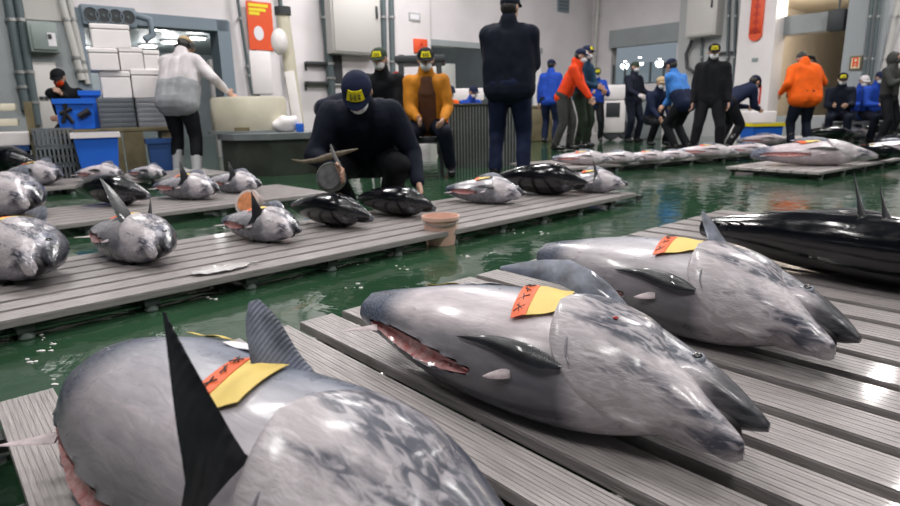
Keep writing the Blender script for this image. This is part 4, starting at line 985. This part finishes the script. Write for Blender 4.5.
def finish_remesh():
    dg = bpy.context.evaluated_depsgraph_get()
    new = [bpy.data.meshes.new_from_object(o.evaluated_get(dg)) for o, *_ in PEND]
    for (o, fold, scale, mt), me in zip(PEND, new):
        if fold:
            sd = random.random()*50
            cos = [(v.co.copy(), v.normal.copy()) for v in me.vertices]; out = []
            for c, nn_ in cos:
                k = fold*(noise.noise(Vector((c.x*scale*1.6+sd, c.y*scale*1.6, c.z*scale)))+.5*noise.noise(Vector((c.x*scale*3, c.y*scale*3+sd, c.z*scale*2.2)))); out += [c.x+nn_.x*k, c.y+nn_.y*k, c.z+nn_.z*k]
            me.vertices.foreach_set('co', out); me.update()
        o.modifiers.clear(); me.name = o.name; me.materials.clear(); me.materials.append(mt); me.shade_smooth(); o.data = me
def ik(a, b, l1, l2, pole):
    a = Vector(a); b = Vector(b); d = b-a; D = min(d.length, (l1+l2)*.995); dn = d.normalized(); b = a+dn*D
    x = (l1*l1-l2*l2+D*D)/(2*D); h = math.sqrt(max(l1*l1-x*x, 0)); p = Vector(pole); p = (p-dn*p.dot(dn)).normalized()
    return a+dn*x+p*h, b
def person(label, px, py, face, H=1.72, lean=0, hipz=None, hands=None, feet=None, headp=None, yaw=0, jacket='black', trousers='black', lower=None, boots=rubber, cap=None, badge=False, mask=True,
           hood=None, fat=1.0, vox=.013, loc=None, arms_pole=None, gloves=None, group=None, headwear=None, knee_pole=None, twist=0, gaiter=None, vest=None):
    """px,py = where the feet stand in the view; face = heading in degrees (90 = away from us, -90 = towards us)"""
    p = loc if loc is not None else G(px, py, 0)
    t = thing('person', label, 'person', (p.x, p.y, p.z if loc is not None else 0), R(face-90), group)
    k = H/1.72; V = Vector
    hz = (.92*k if hipz is None else hipz); P = V((0, 0, hz)); LN = Matrix.Rotation(R(-lean), 3, 'X') @ Matrix.Rotation(R(twist), 3, 'Z')
    def T(x, y, z): return P+LN @ V((x*k, y*k, z*k))
    spine, chest, neck = T(0,-.005,.20), T(0,-.01,.40), T(0,-.005,.55)
    hp = (0 if headp is None else headp)
    HM = Matrix.Rotation(R(yaw), 3, 'Z') @ Matrix.Rotation(R(-(lean*.6+hp)), 3, 'X')
    head = neck+HM @ V((0,.025*k,.135*k))
    def Hd(x, y, z): return head+HM @ V((x*k, y*k, z*k))
    HM4 = Matrix.Translation(head) @ HM.to_4x4() @ Matrix.Scale(k, 4)
    sh = [T(.172*fat**.5,-.01,.455), T(-.172*fat**.5,-.01,.455)]
    hands = hands or [(.27,.06,hz-.10), (-.27,.06,hz-.10)]
    feet = feet or [(.12,.0), (-.12,.03)]
    wr = []; el = []
    for i in range(2):
        pole = (arms_pole or (0,-1,-.3)); s_ = 1 if i == 0 else -1
        e, w_ = ik(sh[i], V(hands[i]), .285*k, .255*k, V((pole[0]+.5*s_, pole[1], pole[2]))); el.append(e); wr.append(w_)
    hip = [P+V((.095*k,0,-.02)), P+V((-.095*k,0,-.02))]; kn = []; an = []
    for i in range(2):
        s_ = 1 if i == 0 else -1
        a_ = V((feet[i][0], feet[i][1], (feet[i][2] if len(feet[i]) > 2 else 0)+.09*k)); kp = knee_pole or (.12*s_,1,.1)
        if knee_pole: kp = (kp[0]*s_, kp[1], kp[2])
        q, a2_ = ik(hip[i], a_, .435*k, .405*k, kp); kn.append(q); an.append(a2_)
    # continuous body
    b = MB()
    b.ell((0,0,.02), (.074,.094,.098), HM4, 20); b.ell((0,.022,-.045), (.056,.070,.068), HM4, 16); b.cap(HM4 @ V((0,.088,.01)), HM4 @ V((0,.112,-.022)), .010*k, .014*k)
    for s_ in (-1,1): b.ell((s_*.078,-.005,-.005), (.012,.020,.032), HM4, 10)
    b.cap(neck, Hd(0,-.01,-.05), .060*k, .055*k); b.cap(T(0,0,.02), T(0,0,.42), .09*k, .085*k)
    for i in range(2):
        b.cap(T(0,-.01,.44), sh[i], .045*k, .045*k); b.cap(sh[i], el[i], .055*k, .042*k); b.cap(el[i], wr[i], .042*k, .028*k)
        b.cap(hip[i], kn[i], .085*k, .058*k); b.cap(kn[i], an[i], .055*k, .038*k); b.cap(an[i]-V((0,.02,.03)), V((an[i].x, an[i].y+.13*k, an[i].z-.05*k)), .042*k, .032*k)
        # hand: palm, four fingers, thumb
        s_ = 1 if i == 0 else -1; f = (wr[i]-el[i]).normalized(); side = f.cross(V((s_,0,0)))
        side = (f.cross(V((0,0,1))) if side.length < .2 else side).normalized(); up_ = side.cross(f).normalized()*(-s_)
        c = wr[i]+f*.05*k
        for q in (-1,0,1): b.cap(wr[i]+side*q*.012*k, c+side*q*.026*k+f*.03*k, .019*k, .016*k)
        for q, ln in zip((-1.5,-.5,.5,1.5), (.058,.072,.068,.052)):
            r0_ = c+f*.03*k+side*q*.019*k; m_ = r0_+(f*.85-up_*.35).normalized()*ln*.55*k+side*q*.003; e_ = m_+(f*.5-up_*.8).normalized()*ln*.5*k
            b.cap(r0_, m_, .0095*k, .009*k, 8); b.cap(m_, e_, .009*k, .008*k, 8)
        r0_ = wr[i]+f*.02*k-side*.022*k; m_ = r0_+(f*.5-side*.8-up_*.2).normalized()*.042*k; e_ = m_+(f*.9-side*.1-up_*.3).normalized()*.032*k
        b.cap(r0_, m_, .013*k, .011*k, 8); b.cap(m_, e_, .011*k, .009*k, 8)
    remesh(b, 'body', skin_m, t, min(vox, .0085), 1)
    # jacket
    j = MB(); w = .085*fat; r_ = .115*fat*k
    for s_ in (-1,1):
        j.cap(T(s_*w,0,.0), T(s_*w*1.1,0,.22), r_*1.02, r_*.98); j.cap(T(s_*w*1.1,0,.22), T(s_*(w+.015),0,.43), r_*.98, r_*.92); j.cap(T(s_*.06,-.005,.46), T(s_*.155,-.01,.44), .088*k, .085*k)
    j.cap(T(0,0,.0), T(0,0,.40), r_*1.02, r_*.98); j.cap(T(-w,-.005,-.03), T(w,-.005,-.03), r_*1.04, r_*1.04)
    j.cap(T(0,-.01,.44), neck+LN @ V((0,0,.03)), .105*k, .082*k); j.cap(T(0,.0,.50), neck+HM @ V((0,.01,.035)), .088*k, .074*k)
    for i in range(2):
        j.cap(sh[i], el[i], .083*k*fat**.5, .066*k); j.cap(el[i], el[i]+(wr[i]-el[i])*.93, .066*k, .045*k)
    if hood: j.cap(neck+HM @ V((0,-.05,.05)), neck+HM @ V((0,-.03,.0)), .075*k, .09*k)
    remesh(j, 'jacket', C_[jacket], t, vox, 5, .010)
    if vest:
        q = MB(); q.cap(T(0,.05,.02), T(0,.045,.36), r_*1.02, r_*1.0); q.cap(T(0,.05,.36), T(0,.04,.48), r_, .075*k); remesh(q, 'vest', C_[vest], t, vox, 3, .006)
    if lower:   # a lower hem panel of another colour
        q = MB()
        q.cap(T(-w,-.005,-.05), T(w,-.005,-.05), r_*1.14, r_*1.14)
        for s_ in (-1,0,1): q.cap(T(s_*w,0,-.05), T(s_*w*1.1,0,.14), r_*1.14, r_*1.10)
        remesh(q, 'jacket_hem', C_[lower], t, vox, 4, .006)
    # trousers
    q = MB(); q.cap(hip[0]+V((0,0,.02)), hip[1]+V((0,0,.02)), .118*k*fat, .118*k*fat)
    for i in range(2):
        q.cap(hip[i], kn[i], .108*k*fat**.6, .082*k); q.cap(kn[i], kn[i]+(an[i]-kn[i])*(.55 if gaiter else .92), .080*k, .068*k)
    remesh(q, 'trousers', C_[trousers], t, vox, 4, .010)
    for i in range(2):
        q = MB(); a_ = an[i]; q.cap(kn[i]+(a_-kn[i])*(.45 if gaiter else .55), a_, .070*k, .058*k); q.cap(a_-V((0,.02,.035*k)), V((a_.x, a_.y+.15*k, a_.z-.045*k)), .052*k, .045*k)
        mn = min(v[2] for v in q.v); zb = a_.z-.09*k
        q.v = [(v[0], v[1], max(v[2], zb)) for v in q.v]
        o = remesh(q, 'boot', gaiter or boots, t, min(vox,.011), 2)
        if gaiter:
            s2 = MB(); s2.cap((a_.x, a_.y-.05, zb+.025), (a_.x, a_.y+.14*k, zb+.025), .05, .048); s2.v = [(v[0], v[1], max(v[2], zb)) for v in s2.v]; s2.build('overshoe', rubber_b, t)
    if gloves:
        for i in range(2):
            f = (wr[i]-el[i]).normalized(); q = MB(); q.cap(wr[i]-f*.03, wr[i]+f*.07, .040*k, .045*k); q.build('glove', C_[gloves], t)
    # head: hair, eyes, mask, cap
    MB().ell((0,-.012,.035), (.081,.098,.092), HM4, 20, zmin=-.35).build('hair', hair_m, t) if not cap else MB().ell((0,-.022,.01), (.079,.090,.085), HM4, 20).build('hair', hair_m, t)
    for s_ in (-1,1): MB().ell((s_*.030,.088,.012), (.011,.008,.006), HM4, 10).build('eye', ink, t)
    if mask:
        mm = MB(); mm.ell((0,.040,-.045), (.060,.074,.055), HM4, 18); mm.build('face_mask', mask_m if mask is True else C_[mask], t)
        for s_ in (-1,1): MB().tube([HM4 @ V((s_*.056,.05,-.03)), HM4 @ V((s_*.078,.0,.0))], .002, 6).build('mask_strap', mask_m, t)
    if cap:
        c = MB().ell((0,-.002,.045), (.090,.108,.085), HM4, 24, zmin=-.05).build('cap', C_[cap], t)
        vs = []; n = 12
        for ly in (0,.008):
            for k2 in range(n+1):
                a_ = math.pi*(.14+.72*k2/n)
                for rr_ in (1.0, 1.55): vs.append((.086*math.cos(a_)*(1 if rr_ == 1 else 1.05), .100*math.sin(a_)*rr_, .042-.018*(rr_-1)*2+ly))
        fs = []; q = (n+1)*2
        for ly in (0,1):
            for k2 in range(n): o_ = ly*q+k2*2; fs.append((o_,o_+1,o_+3,o_+2))
        for k2 in range(n):
            for z_ in (0,1): o_ = k2*2+z_; fs.append((o_,o_+2,o_+2+q,o_+q))
        fs += [(0,1,1+q,q),(2*n,2*n+1,2*n+1+q,2*n+q)]
        MB().add(vs, fs, HM4).build('brim', C_[cap], c)
        if badge:
            bz = Matrix.Rotation(R(18),4,'X')
            mt_ = C_['yellow'] if badge in (True, 'big') else C_['white']; bw = .048 if badge != 'big' else .055
            g = MB(); n = 6; vs = []
            for ly in (0,.006):
                for i_ in range(n+1):
                    a_ = math.pi/2+(i_/n-.5)*1.15
                    for zz in (.052,.104): rr_ = math.sqrt(max(0,1-((zz-.045)/.085)**2)); vs.append(((.090*rr_+.003+ly)*math.cos(a_), -.002+(.108*rr_+.003+ly)*math.sin(a_), zz))
            fs = []; q = (n+1)*2
            for ly in (0,1):
                for k2 in range(n): o_ = ly*q+k2*2; fs.append((o_,o_+1,o_+3,o_+2))
            for k2 in range(n):
                for z_ in (0,1): o_ = k2*2+z_; fs.append((o_,o_+2,o_+2+q,o_+q))
            fs += [(0,1,1+q,q),(2*n,2*n+1,2*n+1+q,2*n+q)]
            g.add(vs, fs, HM4).build('badge', mt_, c)
            for xx in (-.024,.0,.024):
                mk = MB(); 
                for zz in (.066,.076,.088):
                    rr_ = math.sqrt(max(0,1-((zz-.045)/.085)**2)); yy = -.002+(.108*rr_+.010)*math.sqrt(max(0,1-(xx/.09)**2))
                    mk.tube([HM4 @ V((xx-.009,yy,zz)), HM4 @ V((xx+.009,yy,zz))], .0022, 6)
                rr_ = .93; mk.tube([HM4 @ V((xx,-.002+.115*.97,.062)), HM4 @ V((xx,-.002+.108*.78+.010,.094))], .0022, 6)
                if badge in (True,'big'): mk.build('badge_character', ink, c)
        else: pass
    if headwear == 'headphones':
        for s_ in (-1,1): MB().lathe([(.034,-.02),(.040,-.012),(.040,.012),(.034,.02)], 16, HM4 @ Matrix.Translation((s_*.092,-.01,.0)) @ Matrix.Rotation(R(90),4,'Y')).build('ear_muff', rubber, t)
        MB().tube([HM4 @ V((.098*math.cos(a_),-.01,.125*math.sin(a_))) for a_ in [math.pi*q/14 for q in range(15)]], .007, 8).build('head_band', rubber, t)
    if headwear == 'hood': MB().ell((0,-.028,.0), (.105,.112,.135), HM4, 20).build('hood', C_[jacket], t)
    return t
def seat(p, h, m_=None, label='', r=.17, cat='stool', name='stool'):
    t = thing(name, label, cat, (p.x, p.y, 0))
    MB().box(-r, r, -r, r, h-.05, h, bev=.01).build('seat', m_ or brown, t)
    for sx in (-1,1):
        for sy in (-1,1): MB().box(sx*r-(.04 if sx > 0 else 0), sx*r+(.04 if sx < 0 else 0), sy*r-(.04 if sy > 0 else 0), sy*r+(.04 if sy < 0 else 0), 0, h-.05).build('leg', m_ or brown, t)
    return t
# man in white jacket, seen from behind
person('person from behind in a white and grey jacket with dark headphones, reaching over the tank', 187, 176, 80, H=1.66, lean=20, hipz=.90, fat=1.25, jacket='white', lower='grey', trousers='black', gaiter=rubber_w, cap='tan', headwear='headphones', mask=False,
       hands=[(.44,.34,.98), (-.10,.40,1.05)], feet=[(.14,.0),(-.14,.05)], arms_pole=(.3,-.4,-.6), vox=.013, headp=20)
# kneeling man at the middle pallet
pk = Vector((-.57,4.25,0))
person('crouching person in dark navy, yellow cap badge and white mask, holding a fish tail', 0, 0, -85, lean=50, hipz=.38, hands=[(.16,.62,.36),(-.34,.48,.24)], feet=[(.14,.10),(-.14,.12)], headp=22, yaw=-4, jacket='dnavy', trousers='black', cap='navy', badge='big', vox=.010, loc=pk, H=1.74, fat=1.1, knee_pole=(.25,1,.6), arms_pole=(.2,-.3,-.5))
# man behind him
p = G(390,173,0); person('masked person in black with a bright yellow cap badge behind the crouching one', 0, 0, -100, hipz=.60, lean=18, jacket='black', trousers='black', cap='green', badge=True, loc=p, hands=[(.15,.40,.60),(-.15,.40,.60)], feet=[(.2,.25),(-.2,.25)], headp=5, vox=.014)
seat(p, .45, dkg, 'low black stool under the masked person in black')
p2 = G(331,172,0); person('person in dark blue bending down at the left behind the crouching one', 0, 0, 20, hipz=.75, lean=70, jacket='dnavy', trousers='navy', cap=None, loc=p2, hands=[(.2,.55,.55),(-.2,.55,.5)], feet=[(.15,.1),(-.15,.0)], headp=10, vox=.015)
# amber jacket man, seated
p = G(429,174,0); person('seated person in an amber and brown jacket with a dark cap and yellow badge', 0, 0, -88, hipz=.56, lean=18, jacket='amber', vest='brown', trousers='dnavy', cap='black', badge=True, loc=p, hands=[(.10,.42,.62),(-.16,.40,.60)], feet=[(.24,.30),(-.24,.28)], headp=6, mask=True, vox=.013, H=1.74)
seat(p, .41, dkg, 'dark stool under the seated person in amber')
# tall man
p = G(509,181,0); person('tall person in black seen from behind, standing by a black tuna of the middle pallet', 0, 0, 78, H=1.72, jacket='dnavy', trousers='navy', cap='dnavy', badge='w', mask=False, loc=p, fat=1.25, vox=.013, hands=[(.16,.28,1.02),(-.10,.30,1.05)], feet=[(.14,.0),(-.14,.02)], yaw=-25, lean=-2)
# red jacket
p = G(562,150,0); person('person in a bright red-orange jacket leaning right with an arm hanging down', 0, 0, -22, H=1.70, lean=26, jacket='red', trousers='dgrey', cap='navy', badge='w', loc=p, hands=[(.12,.55,.72),(-.1,.50,.75)], feet=[(.14,-.10),(-.10,.10)], headp=-6, hood=True, vox=.014)
p = G(580,148,0); person('person in dark blue with a yellow badge cap behind the red jacket', 0, 0, -40, H=1.74, lean=6, jacket='teal', trousers='green', cap='navy', badge=True, loc=p, hands=[(.12,.35,1.05),(-.1,.35,1.0)], vox=.015)
p = G(549,143,0); person('person in blue and navy cap mostly hidden left of the red jacket', 0, 0, 60, H=1.68, lean=4, jacket='blue', trousers='navy', cap='navy', badge='w', loc=p, vox=.017)
p = G(594,142,0); person('person in bright blue with dark green cap looking down right of the red jacket', 0, 0, -95, H=1.50, lean=6, jacket='blue', trousers='black', cap='green', badge=True, loc=p, headp=15, hands=[(.10,.3,1.0),(-.14,.3,1.0)], vox=.015)
p = G(631,142.5,0); person('person in long navy coat with white gloves, standing left of the cart window', 0, 0, -60, H=1.56, jacket='dnavy', trousers='dnavy', cap='green', loc=p, gloves='white', hands=[(.16,.30,.92),(-.22,.22,.95)], vox=.015)
p = G(681,150,0); person('person in a two tone blue jacket bending toward the far fish row', 0, 0, 120, H=1.6, lean=28, hipz=.76, jacket='lblue', lower='navy', trousers='black', cap='navy', badge='w', loc=p, hands=[(-.1,.45,.55),(.15,.40,.55)], vox=.014, mask=False)
p = G(657,146,0); p.y += .3; person('small crouching person in navy left of the two tone blue jacket', 0, 0, -80, H=1.6, lean=20, hipz=.5, jacket='navy', trousers='black', cap='tan', loc=p, hands=[(.1,.4,.5),(-.1,.4,.5)], feet=[(.15,.2),(-.15,.2)], vox=.016)
p = G(706,157.5,0); person('person in black with a yellow and black cap standing in front of the far row', 0, 0, -110, H=1.48, jacket='black', trousers='black', cap='black', badge='big', loc=p, headp=14, hands=[(.22,.08,.72),(-.22,.08,.72)], feet=[(.17,0),(-.17,.02)], fat=1.1, vox=.013)
p = G(722,150,0); person('person in dark navy bending over the far row beside the one in black', 0, 0, 20, H=1.55, lean=64, hipz=.74, jacket='navy', trousers='black', loc=p, hands=[(.05,.62,.62),(-.15,.60,.66)], cap='navy', headp=5, vox=.014)
p = G(799,149,0); person('broad person in an orange jacket seen from behind beside the right pallet', 0, 0, 92, H=1.50, lean=14, jacket='orange', trousers='dnavy', mask=False, loc=p, fat=1.45, hands=[(.34,.32,.95),(-.30,.15,.85)], feet=[(.13,0),(-.13,.02)], headp=18, hood=True, vox=.014)
p = G(774,136,0); p.y -= .6; person('dark clothed person partly hidden left behind the orange jacket', 0, 0, -20, H=1.70, lean=20, jacket='black', trousers='black', cap='black', loc=p, vox=.018)
for (px, py, Hh, jk, cp, l, f, hz_, hw) in ((836,130,1.55,'dnavy','black','seated person in dark clothes with yellow badge right of the orange jacket',-120,.55,None),(852,129,1.5,'blue','white','seated person in bright blue with a white cap near the grey column',-90,.55,None),(867,128,1.55,'blue','navy','seated person in blue with a navy cap right of the white cap',-90,.62,None)):
    p = G(px, py, 0); p = p*({836:11.0,852:11.75,867:10.9}[px]/p.y); p.z = 0
    hzz = .50; person(l, 0, 0, f, H=Hh, hipz=hzz, lean=14, jacket=jk, trousers='dnavy', cap=cp, badge=True if cp == 'black' else False, loc=p, hands=[(.1,.38,.65),(-.1,.38,.65)], feet=[(.15,.32),(-.15,.32)], headp=8, vox=.017)
    seat(p, .36, tankt, 'grey crate under the '+l.replace('seated ','').replace(' near the grey column','').replace(' right of the white cap',''), name='crate_seat', cat='crate')
p = G(884,128,0); p = p*(9.9/p.y); p.z = 0; person('person in a dark hooded coat standing at the right edge', 0, 0, -60, H=1.45, jacket='dgrey', trousers='black', headwear='hood', loc=p, hands=[(.1,.28,1.05),(-.12,.28,1.05)], vox=.016, mask='dgrey')
# person at far left behind the blue tub
p = AT(74,120,8.2); p.z = 0; person('person in black with a red face mask sitting behind the bright blue tub', 0, 0, -80, H=1.6, hipz=.62, lean=22, jacket='black', trousers='black', cap='black', loc=p, hands=[(-.02,.30,1.0),(.02,.30,.72)], feet=[(.15,.3),(-.15,.3)], mask='red', headp=10, vox=.015)
seat(p, .47, dkg, 'dark stool under the person with the red mask')
for (px, py, jk, l) in ((466,96,'blue','distant person in blue behind the slatted bin'),(443,99,'orange','distant person in orange behind the slatted bin')):
    p = AT(px, 110, 11.4 if jk == 'blue' else 11.0); p.z = 0; person(l, 0, 0, -60, H=1.55, hipz=.45, lean=25, jacket=jk, trousers='black', cap='navy', loc=p, hands=[(.1,.38,.5),(-.1,.38,.5)], feet=[(.15,.3),(-.15,.3)], vox=.018)
# fish tail held by the crouching man
g_ = AT(333,178,pk.y-.62); t = thing('held_fish_tail', 'grey cut tuna tail with its crescent fin, held by the crouching person', 'fish tail', g_, R(-10))
Mx = Matrix.Rotation(R(78),4,'X')
MB().lathe([(.045,-.10),(.066,-.05),(.085,.0),(.092,.04),(.080,.055)], 32, Mx).build('stump', mat('grey_tail_skin', (.11,.12,.10), .35, noise_s=16, amt=.3, coat=.3), t)
MB().lathe([(.072,.055),(.070,.062)], 32, Mx).build('cut_face', mat('grey_cut_face', (.15,.15,.16), .3, noise_s=30, amt=.2), t)
fc = mat('tan_fin', (.20,.16,.11), .4, noise_s=30, amt=.2)
MB().blade([(-.24,-.03,.115),(-.18,-.02,.100),(-.10,-.01,.105),(-.02,0,.125),(.05,0,.145),(.12,0,.160),(.17,-.01,.172)], [.003,.010,.016,.022,.016,.010,.003], (0,1,0), .008).build('tail_fin', fc, t)
MB().blade([(.01,-.03,.20),(.03,-.04,.14),(.075,-.05,.06),(.10,-.06,-.02)], [.006,.012,.010,.004], (0,1,.2), .006).build('tail_fin', mat('grey_blade', (.25,.25,.25), .35), t)

finish_remesh()
# ================================================================== LIGHT
lamp_m = mat('lamp_tube', (1,.98,.95), .5, emit=9)
house = mat('lamp_housing', (.5,.5,.5), .4)
def area(name, loc, sx, sy, power, col=(1,.97,.95), rot=(0,0,0), parent=None):
    l = bpy.data.lights.new(name, 'AREA'); l.shape = 'RECTANGLE'; l.size = sx; l.size_y = sy; l.energy = power; l.color = col
    o = bpy.data.objects.new(name, l); COL.objects.link(o); o.location = loc; o.rotation_euler = rot
    if parent: o.parent = parent
    return o
lab = 'long fluorescent hall lamp hanging from the ceiling'
for (x, y) in [(-3.2,1.2),(-.4,3.2),(2.6,1.0),(-3.5,5.5),(0,7.2),(3.2,4.5),(6.5,7.5),(3,11),(-1,11),(7,3),(-.2,-.8),(8.5,11.0)]:
    t = thing('hall_lamp', lab, 'ceiling lamp', (x, y, 4.9), R(AB), 'hall lamps on the ceiling')
    mb = MB(); mb.box(-.75, .75, -.12, .12, .02, .09, bev=.02); mb.build('housing', house, t)
    mb = MB()
    for q in (-.05, .05): mb.tube([(-.7,q,.0),(.7,q,.0)], .018, 8)
    mb.build('tube', lamp_m, t)
    mb = MB()
    for q in (-.6, .6): mb.tube([(q,0,.08),(q,0,HT-4.9)], .006, 6)
    mb.build('hanger', house, t)
    area('hall_light', (0,0,-.04), 1.4, .22, 84 if y < 5 else 165, parent=t)
w = bpy.data.worlds.new('world'); SC.world = w; w.use_nodes = True
w.node_tree.nodes['Background'].inputs[0].default_value = (.6,.7,.8,1); w.node_tree.nodes['Background'].inputs[1].default_value = .4
SC.view_settings.view_transform = 'Standard'; SC.view_settings.look = 'None'; SC.view_settings.gamma = 1; SC.view_settings.use_curve_mapping = False
SC.view_settings.exposure = -0.15
